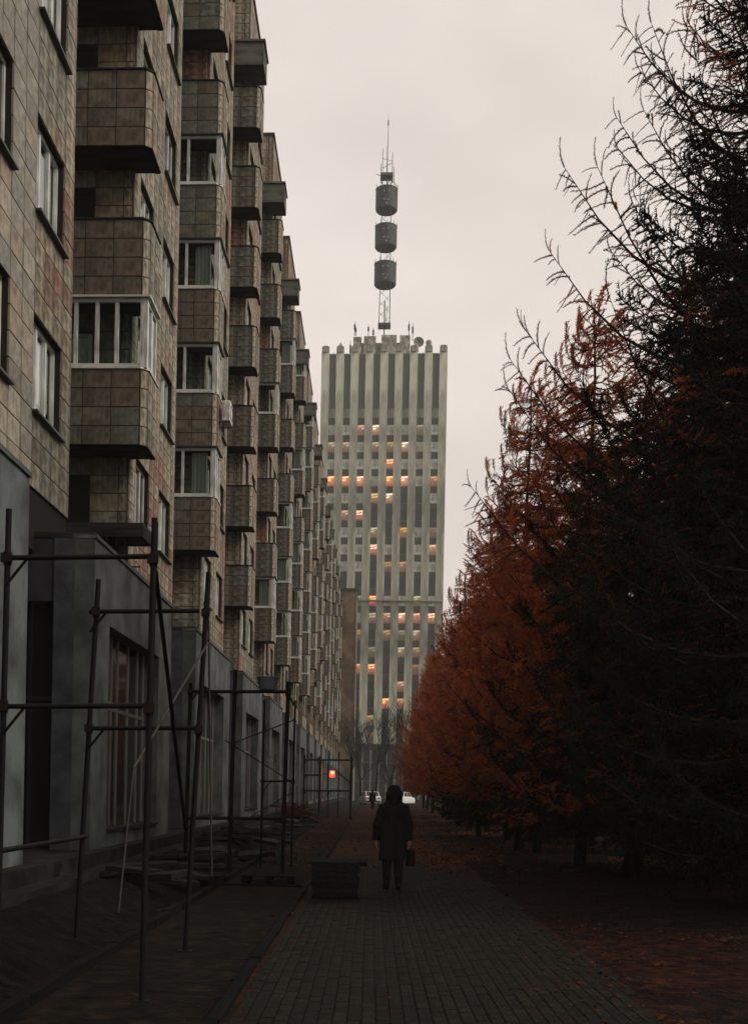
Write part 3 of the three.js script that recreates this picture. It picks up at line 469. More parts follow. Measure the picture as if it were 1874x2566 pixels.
function conifer({ name, label, category = 'tree', group, x, d, H, hb, R, rTrunk, kind, perM, step, colors, sprayLen, rise, sag, patch = 0, power = 0.85, turn = 0 }) {
  const o = thing(name, label, category, group, [x, groundH(x, d) - 0.02, -d], turn);
  const tp = Array.from({ length: 9 }, (_, i) => new THREE.Vector3(0.06 * Math.sin(i * 1.3 + x), H * i / 8, 0.06 * Math.cos(i * 1.7 + d)));
  const tg = tube(tp, rTrunk, 0.015, 9), p0 = tg.attributes.position; for (let k = 0; k < 9; k++) { p0.setX(k, p0.getX(k) * 1.25); p0.setZ(k, p0.getZ(k) * 1.25); } planar(tg, 1);
  part(o, 'trunk', tg, bark);
  const br = [], mats = [[], []], cols = [[], []], q = new THREE.Object3D(), X = new THREE.Vector3(1, 0, 0);
  let y = hb, whorl = 0;
  while (y < H - 0.25) {
    const t = (y - hb) / (H - hb), len0 = R * Math.pow(1 - t, power) * (t < 0.12 ? 0.75 + 2 * t : 1) + 0.12, n = perM; whorl++;
    for (let b = 0; b < n; b++) {
      const az = whorl * 2.4 + b / n * 6.283 + rr(-0.4, 0.4), len = len0 * rr(0.62, 1.15), dir = new THREE.Vector3(Math.cos(az), 0, Math.sin(az)), side = new THREE.Vector3(-dir.z, 0, dir.x);
      const o0 = new THREE.Vector3(0, y + rr(-0.15, 0.15), 0), K = 7, pts = [], wob = rr(-0.1, 0.1);
      for (let i = 0; i < K; i++) { const s = i / (K - 1); pts.push(o0.clone().addScaledVector(dir, len * s).addScaledVector(side, wob * len * s * s).add(new THREE.Vector3(0, len * (rise * (1 - t * -0.7) * s - sag * Math.sin(s * Math.PI * 0.78) + 0.22 * s * s * s), 0))); }
      br.push(flat(tube(pts, 0.012 + 0.012 * len, 0.004, 4)));
      const S = Math.max(3, Math.round(len / step)), tone = rnd();
      const pn = fbm(o0.y * 0.35 + x, az * 0.8, d * 0.3, 3);
      for (let i = 0; i < S; i++) {
        const s = (i + rr(0.1, 0.9)) / S, st = (kind === 'larch' ? 0.28 : 0.10) + (kind === 'larch' ? 0.72 : 0.9) * s, f = st * (K - 1), k = Math.min(K - 2, Math.floor(f)), pos = pts[k].clone().lerp(pts[k + 1], f - k), along = pts[k + 1].clone().sub(pts[k]).normalize();
        const sgn = i % 2 ? 1 : -1, v = along.clone().multiplyScalar(rr(0.35, 1.0)).addScaledVector(side, sgn * rr(0.35, 1.0)).add(new THREE.Vector3(0, kind === 'near' ? (rnd() < 0.12 ? rr(0.2, 0.9) : rr(-1.0, -0.1)) : rr(-0.55, 0.2), 0)).normalize();
        const L = sprayLen * rr(0.6, 1.25) * (kind === 'near' ? 1 : 0.55 + 0.7 * (1 - st)) * (0.6 + 0.4 * Math.min(1, len / 1.5));
        q.position.copy(pos); q.quaternion.setFromUnitVectors(X, v); q.rotateX(rr(-0.5, 0.5)); q.scale.set(L, L, L); q.updateMatrix();
        const g = rnd() < 0.5 ? 0 : 1; mats[g].push(q.matrix.clone());
        cols[g].push(patch && pn + rr(-0.1, 0.1) > patch ? pick(larchRed) : colors[Math.floor(clamp(tone * 0.6 + rnd() * 0.4, 0, 0.999) * colors.length)]);
      }
      { q.position.copy(pts[K - 1]); q.quaternion.setFromUnitVectors(X, pts[K - 1].clone().sub(pts[K - 2]).normalize().add(new THREE.Vector3(0, kind === 'spruce' ? 0.1 : 0.5, 0)).normalize()); const L = sprayLen * rr(0.7, 1.1); q.scale.set(L, L, L); q.updateMatrix(); mats[0].push(q.matrix.clone()); cols[0].push(pick(colors)); }
    }
    y += (whorl % 3 === 0 ? 0.52 : 0.24) + 0.12 * rnd() + (kind === 'near' ? 0.06 : 0);
  }
  { q.position.set(0, H - 0.3, 0); q.quaternion.setFromUnitVectors(X, new THREE.Vector3(0, 1, 0)); q.scale.setScalar(0.9); q.updateMatrix(); mats[0].push(q.matrix.clone()); cols[0].push(pick(colors)); }
  part(o, 'branch', mergeGeometries(br), twigMat);
  mats.forEach((ms, g) => { const im = new THREE.InstancedMesh(sprays[kind][g], crownMat, ms.length); im.name = 'crown'; im.userData.kind = 'stuff'; ms.forEach((m, i) => { im.setMatrixAt(i, m); im.setColorAt(i, cols[g][i]); }); im.castShadow = im.receiveShadow = true; o.add(im); });
  return o;
}
function again(src, x, d, turn, s, label, group) { const c = src.clone(); c.name = numbered(src.name.replace(/_\d+$/, '')); c.position.set(x, groundH(x, d) - 0.02, -d); c.rotation.y = turn; c.scale.setScalar(s); scene.add(c); return tag(c, label, 'tree', group); }
conifer({ name: 'larch_tree', label: 'tall dark larch with long sparse drooping branches reaching over the path, nearest on the right', x: 6.35, d: 19.6, H: 16.8, hb: 2.6, R: 4.6, rTrunk: 0.15, kind: 'near', perM: 7, step: 0.055, colors: larchDark, sprayLen: 0.42, rise: 0.34, sag: 0.26, patch: 0.09, power: 0.62 });
const spr0 = conifer({ name: 'spruce_tree', label: 'big dark green spruce at the right edge of the picture', x: 6.55, d: 16.6, H: 18.5, hb: 1.2, R: 4.2, rTrunk: 0.2, kind: 'spruce', perM: 8, step: 0.16, colors: spruceGreen, sprayLen: 0.62, rise: -0.10, sag: 0.12, patch: 0.30, power: 0.92 });
const lar = [
  conifer({ name: 'larch_tree', label: 'broad rust red larch with the tallest red crown, next to the dark trees', x: 4.75, d: 27, H: 12.4, hb: 1.9, R: 3.4, rTrunk: 0.12, kind: 'larch', perM: 8, step: 0.10, colors: larchRed, sprayLen: 0.50, rise: 0.20, sag: 0.24, power: 0.85 }),
  conifer({ name: 'larch_tree', label: 'slender rust red larch with thin pointed tip, left of the tallest red one', x: 4.25, d: 34, H: 13.2, hb: 1.8, R: 2.5, rTrunk: 0.12, kind: 'larch', perM: 8, step: 0.10, colors: [...larchRed, larchDark[0]], sprayLen: 0.50, rise: 0.24, sag: 0.22, power: 0.8 }),
];
const rowLabel = 'rust red larch far along the tree row beside the path';
[[4.7, 41, 0.93], [4.6, 48, 0.96], [4.8, 55, 0.90], [4.6, 62, 0.97], [4.8, 70, 0.92], [4.7, 79, 0.97], [4.6, 89, 0.94], [4.8, 101, 0.98], [5.0, 116, 1.0]].forEach(([x, d, s], i) => again(lar[i % 2], x, d, i * 1.9 + 0.7, s, rowLabel, 'larches along the path'));
const spr1 = conifer({ name: 'spruce_tree', label: 'dark spruce with low sweeping boughs among the trunks on the right', x: 5.0, d: 22.8, H: 9.2, hb: 1.3, R: 2.9, rTrunk: 0.16, kind: 'spruce', perM: 7, step: 0.18, colors: [...spruceGreen, larchDark[2]], sprayLen: 0.6, rise: -0.05, sag: 0.14, patch: 0.2, power: 0.7 });
[[7.6, 26, 0.8], [8.3, 33, 0.85], [7.4, 41, 0.72], [8.0, 50, 0.75], [7.7, 61, 0.75], [8.2, 74, 0.78], [7.8, 90, 0.75], [11.5, 24, 0.9], [11, 36, 0.9], [9.8, 20.5, 0.95]].forEach(([x, d, s], i) => again(spr0, x, d, i * 2.3 + 1, s, 'dark spruce in the second row behind the red larches', 'spruces behind the larches'));
[[4.3, 31, 0.6], [3.9, 44, 0.55], [4.2, 58, 0.5]].forEach(([x, d, s], i) => again(spr1, x, d, i * 2 + 1, s, 'low dark spruce standing between the larch trunks', 'low spruces between the larches'));

// ------------------------------------------------------------------ fallen leaves
{
  const g = new THREE.BufferGeometry(); g.setAttribute('position', new THREE.Float32BufferAttribute([-0.5, 0, -0.5, 0.5, 0.12, -0.4, 0.1, 0, 0.6, -0.5, 0, -0.5, 0.1, 0, 0.6, -0.55, 0.1, 0.3], 3)); g.computeVertexNormals();
  const N = 42000, im = new THREE.InstancedMesh(g, std({ color: 0xffffff, roughness: 0.95, side: THREE.DoubleSide }), N), o = new THREE.Object3D(); im.name = 'fallen_leaves'; im.userData.kind = 'stuff';
  let i = 0, guard = 0; while (i < N && guard++ < 900000) {
    const d = rnd() < 0.5 ? 7 + 30 * Math.pow(rnd(), 1.5) : rr(24, 95), x = rnd() < 0.86 ? rr(1.2, 9) : rr(-2.9, 2.2); const n = fbm(x * 0.5, d * 0.33, 9.2), p = x > 2 ? 0.25 + 2.2 * n : Math.abs(x + 1) < 0.25 ? 0.5 : (d < 22 ? 0.02 + 0.10 * n : 0.12 + 0.5 * n) + (x > 1.5 ? 0.12 : 0) + (d > 24 ? 0.45 : 0);
    if (rnd() > p) continue; const s = 0.012 + 0.04 * rnd() * rnd() * 1.2; const sz = s * (d > 24 ? 1.6 : 1); o.position.set(x, Math.max(groundH(x, d), 0.012) + 0.008, -d); o.rotation.set(rr(-0.3, 0.3), rr(0, 6.28), rr(-0.3, 0.3)); o.scale.set(sz, sz, sz * rr(0.5, 1.3)); o.updateMatrix(); im.setMatrixAt(i, o.matrix); im.setColorAt(i, pick([C(0.15, 0.036, 0.016), C(0.12, 0.028, 0.013), C(0.19, 0.056, 0.02), C(0.075, 0.024, 0.012), C(0.12, 0.05, 0.018)]).clone().multiplyScalar(d < 24 ? rr(0.25, 0.6) : 1)); i++;
  }
  im.count = i; tag(im, 'rust red leaves and needles fallen on the verge and path edges', 'fallen leaves'); scene.add(im);
}

// ------------------------------------------------------------------ scaffolding on the left footway
function scaffold(label, frames, extra) {
  const o = thing('scaffold', label, 'scaffold');
  for (const f of frames) {
    const { d, xs, top, bars, lean = 0 } = f, r = f.r ?? 0.03, y0 = f.y0 ?? 0;
    xs.forEach((x, i) => part(o, 'post', bar([x - lean * 0.5, y0, -d], [x + lean * 0.5, top[i] ?? top[0], -d], r, r, 9), M.pipe));
    xs.forEach((x) => part(o, 'base_plate', box(x - lean * 0.5 - 0.07, x - lean * 0.5 + 0.07, y0 + 0.002, y0 + 0.012, -d - 0.07, -d + 0.07), M.pipe));
    for (const [y, xa, xb] of bars) xs.forEach((x, i) => { if (x < (xa ?? -9) - 0.01 || x > (xb ?? 9) + 0.01) return; const X = x - lean * 0.5 + lean * (y - y0) / ((top[i] ?? top[0]) - y0); part(o, 'coupler', merge([bar([X, y - 0.05, -d], [X, y + 0.05, -d], r * 1.35, r * 1.35, 8), box(X - 0.04, X + 0.04, y - 0.032, y + 0.036, -d + r * 0.6, -d + r * 2.1)]), M.coupler); });
    for (const [y, xa, xb] of bars) { part(o, 'crossbar', bar([xa ?? xs[0], y, -d + r], [xb ?? xs[xs.length - 1], y + (f.tilt ?? 0.02), -d + r], r * 0.85, r * 0.85, 8), M.pipe);
      const A = xa ?? xs[0]; part(o, 'gusset', bar([A + 0.012, y - 0.2, -d + r], [A + 0.17, y, -d + r], r * 0.5, r * 0.5, 6), M.pipe); }
  }
  for (const [a, b, r = 0.02, m = M.pipe] of extra) part(o, 'brace', bar(a, b, r, r, 7), m);
  return o;
}
scaffold('nearest black pipe scaffold on the footway, at the left picture edge',
  [{ d: 8.84, xs: [-2.76, -1.66], top: [3.66, 3.6], bars: [[3.29], [2.18]], lean: 0.03, r: 0.023 }, { d: 11.6, xs: [-2.78, -1.70], top: [3.62, 3.70], bars: [[3.30], [2.16]], lean: 0.16, r: 0.026 }],
  [[[-2.24, 0.1, -11.9], [-2.2, 4.25, -11.9], 0.024], [[-1.63, 3.2, -8.84], [-1.80, 1.2, -11.6], 0.018], [[-1.60, 3.0, -11.5], [-1.92, 1.75, -9.6], 0.011, M.rope], [[-1.92, 1.75, -9.6], [-1.98, 0.6, -9.4], 0.008, M.rope], [[-1.62, 3.5, -11.6], [-1.60, 0.7, -12.1], 0.010, M.rope], [[-2.76, 1.1, -8.84], [-2.78, 1.1, -11.6], 0.022]]);
scaffold('middle pipe scaffold with a grey tub on top, before the shopfronts',
  [{ d: 21.1, xs: [-3.25, -2.46, -1.52], top: [3.45, 3.70, 3.50], bars: [[3.30], [1.06]], lean: 0.05, r: 0.036, y0: 0.02 }, { d: 24.2, xs: [-2.2, -1.58], top: [3.4, 3.4], bars: [[1.75]], r: 0.022, lean: 0.02 }],
  [[[-2.46, 2.4, -21.1], [-1.60, 3.0, -24.2], 0.014], [[-2.6, 2.45, -21.1], [-1.6, 1.75, -24.2], 0.011], [[-2.46, 0.9, -21.1], [-1.58, 1.55, -24.2], 0.011], [[-1.52, 3.3, -21.1], [-1.58, 3.3, -24.2], 0.02], [[-2.46, 1.0, -21.1], [-1.58, 0.5, -24.2], 0.011]]);
scaffold('far pipe scaffold with three rows of bars in front of the glowing red sign',
  [{ d: 66, xs: [-3.7, -2.85, -1.12], top: [3.5, 3.45, 3.45], bars: [[3.25], [2.4, -3.7, -2.85], [1.55]], r: 0.055 }, { d: 69, xs: [-2.5, -1.9], top: [3.9, 3.8], bars: [[1.55]], r: 0.04 }], [[[-1.9, 2.6, -66], [-1.12, 2.0, -66], 0.03]]);
{
  const t = thing('tub', 'small blue grey tub on top of the middle pipe scaffold', 'tub', null, [-1.86, 3.36, -21.1]);
  const p = [[0, 0], [0.15, 0], [0.19, 0.20], [0.205, 0.20], [0.205, 0.215], [0.175, 0.215], [0.14, 0.02], [0, 0.02]].map((v) => new THREE.Vector2(...v)); part(t, 'shell', toCreasedNormals(new THREE.LatheGeometry(p, 24), 0.6), std({ color: C(0.12, 0.135, 0.16), roughness: 0.6 })); 
}

// ------------------------------------------------------------------ slabs and stacks lying about
{
  const sm = [0, 1, 2, 3].map((i) => std({ color: C(0.028 + i * 0.009, 0.030 + i * 0.009, 0.029 + i * 0.009), roughness: 0.9, map: rep(texStain, 0.9, 0.9, i * 0.23), bumpMap: rep(texBump, 1), bumpScale: 0.006 }));
  const gs = [new RoundedBoxGeometry(0.9, 0.08, 0.6, 1, 0.012), new RoundedBoxGeometry(0.6, 0.07, 0.6, 1, 0.012), new RoundedBoxGeometry(1.1, 0.1, 0.45, 1, 0.015)];
  for (let i = 0; i < 44; i++) {
    const d = 16 + 40 * Math.pow(rnd(), 1.15), x = rr(-3.6, -2.62), k = i % 3;
    const o = part(scene, numbered('paving_slab'), gs[k], pick(sm), [x, groundH(x, d) + 0.06 + rr(0, 0.12), -d]); o.rotation.set(rr(-0.09, 0.09), rr(-0.5, 0.5), rr(-0.12, 0.12));
    tag(o, 'loose grey paving slab lying on the spoil bank below the shopfronts', 'paving slab', 'loose slabs along the shopfronts');
  }
  const dm = [0, 1, 2].map((i) => std({ color: C(0.018 + i * 0.004, 0.018 + i * 0.004, 0.019 + i * 0.004), roughness: 0.92, map: rep(texStain, 1.2, 1.2, i * 0.3), bumpMap: rep(texBump, 1.5), bumpScale: 0.006 }));
  const st = thing('slab_stack', 'knee-high dark stack of slabs standing on the kerb left of the walking person', 'slab stack', null, [-0.50, 0.02, -17.9], 0.03);
  const N = 7; for (let i = 0; i < N; i++) {
    const w = 0.64 + 0.012 * i + rr(-0.03, 0.03), g = new RoundedBoxGeometry(w, 0.073, 0.78, 1, 0.010);
    part(st, 'slab', g, pick(dm), [-0.34 + w / 2 + 0.008 * i * -0.6 + rr(-0.006, 0.006), 0.04 + i * 0.0755, rr(-0.02, 0.02)]).rotation.y = rr(-0.02, 0.02);
  }
  const b = part(st, 'slab', new RoundedBoxGeometry(0.46, 0.07, 0.6, 1, 0.012), dm[0], [0.29, 0.045 + N * 0.0755 - 0.075, -0.03]); b.scale.set(0.72, 0.9, 1);
  part(st, 'bearer', merge([box(-0.33, 0.36, -0.03, 0.0, 0.26, 0.36), box(-0.33, 0.36, -0.03, 0.0, -0.36, -0.26)]), dm[2]);
  const p = thing('pallet', 'low dark pallet lying across the footway left of the slab stack', 'pallet', null, [-1.68, 0.012, -20.1], 0.02);
  for (let i = 0; i < 5; i++) part(p, 'board', new RoundedBoxGeometry(0.88, 0.022, 0.11, 1, 0.004), pick(dm), [0, 0.145 + rr(-0.003, 0.003), -0.3 + i * 0.15]);
  for (let i = 0; i < 3; i++) part(p, 'block', box(-0.06, 0.06, 0.0, 0.13, -0.33, 0.33), dm[1], [-0.37 + i * 0.37, 0, 0]);
  part(p, 'board', new RoundedBoxGeometry(0.88, 0.022, 0.1, 1, 0.004), dm[0], [0, 0.07, 0.345]);
}

// ------------------------------------------------------------------ red sign, shrub, cars
{
  const s = thing('shop_sign', 'small glowing red sign projecting from the far shopfronts behind the far scaffold', 'sign', null, [-3.42, 3.0, -104]);
  const glow = std({ color: C(0.3, 0.02, 0.01), emissive: C(1, 0.035, 0.015), emissiveIntensity: 2.6, roughness: 0.4 }), hot = std({ color: C(0.5, 0.3, 0.2), emissive: C(1, 0.45, 0.3), emissiveIntensity: 2.4 });
  part(s, 'light_box', new RoundedBoxGeometry(0.44, 0.58, 0.16, 3, 0.07), glow); part(s, 'light_box', new RoundedBoxGeometry(0.26, 0.16, 0.05, 2, 0.02), hot, [0.02, 0.14, 0.075]);
  part(s, 'bracket', bar([-0.3, 0, 0], [-0.95, 0, 0], 0.04, 0.04, 6), M.pipe);
  const l = new THREE.PointLight(C(1, 0.08, 0.04), 7, 18); l.position.set(-3.42, 3.0, -103.7); l.castShadow = true; l.shadow.radius = 10; scene.add(l);
  const sh = thing('shrub', 'low dark red leafy shrub at the foot of the shopfronts by the far scaffold', 'shrub', null, [-3.3, 0.3, -50]);
  const ims = [new THREE.InstancedMesh(sprays.larch[0], crownMat, 160)], q = new THREE.Object3D(); ims[0].name = 'foliage'; ims[0].userData.kind = 'stuff';
  for (let i = 0; i < 160; i++) { const a = rnd() * 6.28, e = rr(0, 1.3), r = rr(0.1, 0.6); q.position.set(Math.cos(a) * Math.cos(e) * r * 1.2, Math.sin(e) * r + 0.15, Math.sin(a) * Math.cos(e) * r); q.quaternion.setFromUnitVectors(new THREE.Vector3(1, 0, 0), new THREE.Vector3(Math.cos(a), rr(0.1, 0.9), Math.sin(a)).normalize()); q.scale.setScalar(rr(0.25, 0.4)); q.updateMatrix(); ims[0].setMatrixAt(i, q.matrix); ims[0].setColorAt(i, pick(larchRed).clone().multiplyScalar(0.3)); }
  sh.add(ims[0]); part(sh, 'stem', merge([0, 1, 2, 3, 4].map((i) => bar([0, -0.1, 0], [0.3 * Math.cos(i * 1.3), 0.5, 0.3 * Math.sin(i * 1.3)], 0.02, 0.008, 5))), twigMat);
  // cars seen from behind, parked across the end of the path
  const paint = std({ color: C(0.78, 0.78, 0.76), roughness: 0.3 }), tyre = std({ color: C(0.015, 0.015, 0.015), roughness: 0.9 }), rim = M.alu, red = std({ color: C(0.25, 0.01, 0.01), roughness: 0.3 });
  function car(label, x, d, turn, s = 1) {
    const o = thing('parked_car', label, 'car', null, [x, 0.01, -d], turn); o.scale.setScalar(s);
    const lower = new THREE.Shape(); [[-2.1, 0.32], [2.05, 0.30], [2.12, 0.62], [1.95, 0.80], [1.0, 0.92], [-1.75, 0.95], [-2.12, 0.82], [-2.15, 0.45]].forEach(([a, b], i) => i ? lower.lineTo(a, b) : lower.moveTo(a, b));
    const lg = new THREE.ExtrudeGeometry(lower, { depth: 1.58, bevelEnabled: true, bevelSize: 0.07, bevelThickness: 0.07, bevelSegments: 3 }); lg.translate(0, 0, -0.79); lg.rotateY(Math.PI / 2); part(o, 'body', toCreasedNormals(lg, 0.6), paint);
    const up = (k) => { const c = new THREE.Shape(); [[0.98, 0.93], [0.25, 1.44], [-1.2, 1.47], [-1.78, 0.96]].forEach(([a, b], i) => i ? c.lineTo(a, b) : c.moveTo(a, b)); const g = new THREE.ExtrudeGeometry(c, { depth: 1.36, bevelEnabled: true, bevelSize: 0.04, bevelThickness: 0.08, bevelSegments: 2 }); g.translate(0, 0, -0.68); g.rotateY(Math.PI / 2); return g; };
    part(o, 'cabin', toCreasedNormals(up(), 0.6), M.glassDark);
    part(o, 'roof', new RoundedBoxGeometry(1.46, 0.06, 1.5, 2, 0.025), paint, [0, 1.49, 0.48]);
    part(o, 'pillar', merge([-1, 1].flatMap((q) => [bar([q * 0.72, 0.95, 1.78], [q * 0.70, 1.5, 1.2], 0.05, 0.05, 6), bar([q * 0.72, 0.93, -1.0], [q * 0.70, 1.48, -0.25], 0.05, 0.05, 6), bar([q * 0.76, 0.93, 0.4], [q * 0.74, 1.48, 0.4], 0.04, 0.04, 6)])), paint);
    for (const zz of [-1.3, 1.35]) for (const q of [-1, 1]) { const w = new THREE.Group(); w.name = 'wheel'; w.position.set(q * 0.76, 0.31, zz); o.add(w); const t = new THREE.TorusGeometry(0.22, 0.09, 8, 20); t.rotateY(Math.PI / 2); part(w, 'tyre', t, tyre); const r = new THREE.CylinderGeometry(0.17, 0.17, 0.12, 14); r.rotateZ(Math.PI / 2); part(w, 'rim', r, rim); }
    for (const q of [-1, 1]) part(o, 'tail_light', new RoundedBoxGeometry(0.24, 0.16, 0.08, 1, 0.02), red, [q * 0.62, 0.8, 2.17]);
    part(o, 'number_plate', box(-0.26, 0.26, 0.56, 0.67, 2.2, 2.235), M.white); part(o, 'bumper', new RoundedBoxGeometry(1.66, 0.2, 0.14, 2, 0.05), M.sillMetal, [0, 0.42, 2.16]);
  }
  car('white car parked at the end of the path, left of the walking person', -0.15, 134, 0.18);
  car('white car parked at the end of the path, right of the walking person', 3.55, 138, -0.35);
}

// ------------------------------------------------------------------ bare trees in front of the tower
function bareTree(label, x, d, H) {
  const o = thing('bare_tree', label, 'tree', 'bare trees before the tower', [x, 0, -d]); const gs = [], tr = [];
  const grow = (p, dir, len, r, lev) => { const pts = [p.clone()], v = dir.clone(); for (let i = 0; i < 4; i++) { v.add(new THREE.Vector3(rr(-0.2, 0.2), rr(0, 0.15), rr(-0.2, 0.2))).normalize(); pts.push(pts[i].clone().addScaledVector(v, len / 4)); } (lev ? gs : tr).push(flat(tube(pts, r, r * 0.55, lev ? 3 : 7))); if (lev < 4) for (let b = 0; b < (lev ? 4 : 7); b++) { const k = 1 + Math.floor(rnd() * 3.99); grow(pts[k], v.clone().add(new THREE.Vector3(rr(-0.9, 0.9), rr(-0.1, 0.5), rr(-0.9, 0.9))).normalize(), len * rr(0.5, 0.72), r * 0.5, lev + 1); } };
  grow(new THREE.Vector3(0, -0.1, 0), new THREE.Vector3(0, 1, 0), H * 0.45, 0.2, 0); part(o, 'trunk', tr[0], bark); part(o, 'branch', mergeGeometries(gs), twigMat);
}
for (const [x, d, H] of [[-3.2, 176, 13], [-1.3, 168, 14], [0.9, 178, 17], [2.6, 170, 14], [4.4, 175, 16], [6.3, 181, 14], [8.6, 173, 15]]) bareTree('leafless dark tree standing before the foot of the tower', x, d, H);

// ------------------------------------------------------------------ people
const capsule = (p, a, b, ra, rb) => { const ab = b.map((v, i) => v - a[i]), ap = p.map((v, i) => v - a[i]), l = ab[0] ** 2 + ab[1] ** 2 + ab[2] ** 2, t = l ? clamp((ap[0] * ab[0] + ap[1] * ab[1] + ap[2] * ab[2]) / l, 0, 1) : 0; return Math.hypot(ap[0] - ab[0] * t, ap[1] - ab[1] * t, ap[2] - ab[2] * t) - (ra + (rb - ra) * t); };
function meshField(bones, cx, cy, cz, half, res, k = 0.03, cut) { // smooth union of tapered capsules -> mesh
  const mc = new MarchingCubes(res, new THREE.MeshBasicMaterial(), false, false, 90000); mc.isolation = 0;
  const e = (res) / 2; // addon: position = (i - halfsize) / halfsize
  for (let z = 0; z < res; z++) for (let y = 0; y < res; y++) for (let x = 0; x < res; x++) {
    const p = [cx + (x - e) / e * half[0], cy + (y - e) / e * half[1], cz + (z - e) / e * half[2]]; let s = 0, mn = 1e9; const ds = [];
    for (const b of bones) { const q = b[5] ? [b[0][0] + (p[0] - b[0][0]), p[1], b[0][2] + (p[2] - b[0][2]) / b[5]] : p; const d = capsule(q, b[0], b[1], b[2], b[3]); ds.push(d); if (d < mn) mn = d; }
    for (const d of ds) s += Math.exp(-(d - mn) / k); let v = mn - k * Math.log(s) * 0.6; if (cut) v = Math.max(v, cut(p));
    mc.field[x + y * res + z * res * res] = -v;
  }
  mc.update(); const n = mc.count, g = new THREE.BufferGeometry(), pos = new Float32Array(n * 3);
  for (let i = 0; i < n; i++) { pos[3 * i] = cx + mc.positionArray[3 * i] * half[0]; pos[3 * i + 1] = cy + mc.positionArray[3 * i + 1] * half[1]; pos[3 * i + 2] = cz + mc.positionArray[3 * i + 2] * half[2]; }
  g.setAttribute('position', new THREE.BufferAttribute(pos, 3)); const w = mergeVertices(g, 1e-4); w.computeVertexNormals(); w.setAttribute('uv', new THREE.BufferAttribute(new Float32Array(w.attributes.position.count * 2), 2)); return w;
}
const skin = std({ color: C(0.30, 0.18, 0.13), roughness: 0.6 }), coatM = std({ color: C(0.013, 0.013, 0.014), roughness: 0.9 }), trouM = std({ color: C(0.012, 0.012, 0.013), roughness: 0.9 }), furM = std({ color: C(0.012, 0.011, 0.010), roughness: 1 }), bootM = std({ color: C(0.008, 0.008, 0.008), roughness: 0.85 });
function hand(wx, wy, wz, side) { // relaxed hand hanging down: palm, four curled fingers, thumb to the front
  const b = [[[wx, wy, wz], [wx, wy - 0.075, wz - 0.006], 0.026, 0.030, 0, 1.0]];
  [[-0.030, 0.072], [-0.010, 0.080], [0.011, 0.075], [0.030, 0.058]].forEach(([o, L]) => { const z0 = wz - o, y0 = wy - 0.085; b.push([[wx, y0, z0], [wx - side * 0.006, y0 - L * 0.55, z0], 0.0095, 0.009], [[wx - side * 0.006, y0 - L * 0.55, z0], [wx - side * 0.030, y0 - L, z0], 0.009, 0.0078]); });
  b.push([[wx, wy - 0.03, wz - 0.026], [wx - side * 0.012, wy - 0.075, wz - 0.058], 0.012, 0.010], [[wx - side * 0.012, wy - 0.075, wz - 0.058], [wx - side * 0.022, wy - 0.105, wz - 0.055], 0.010, 0.0085]); return b;
}
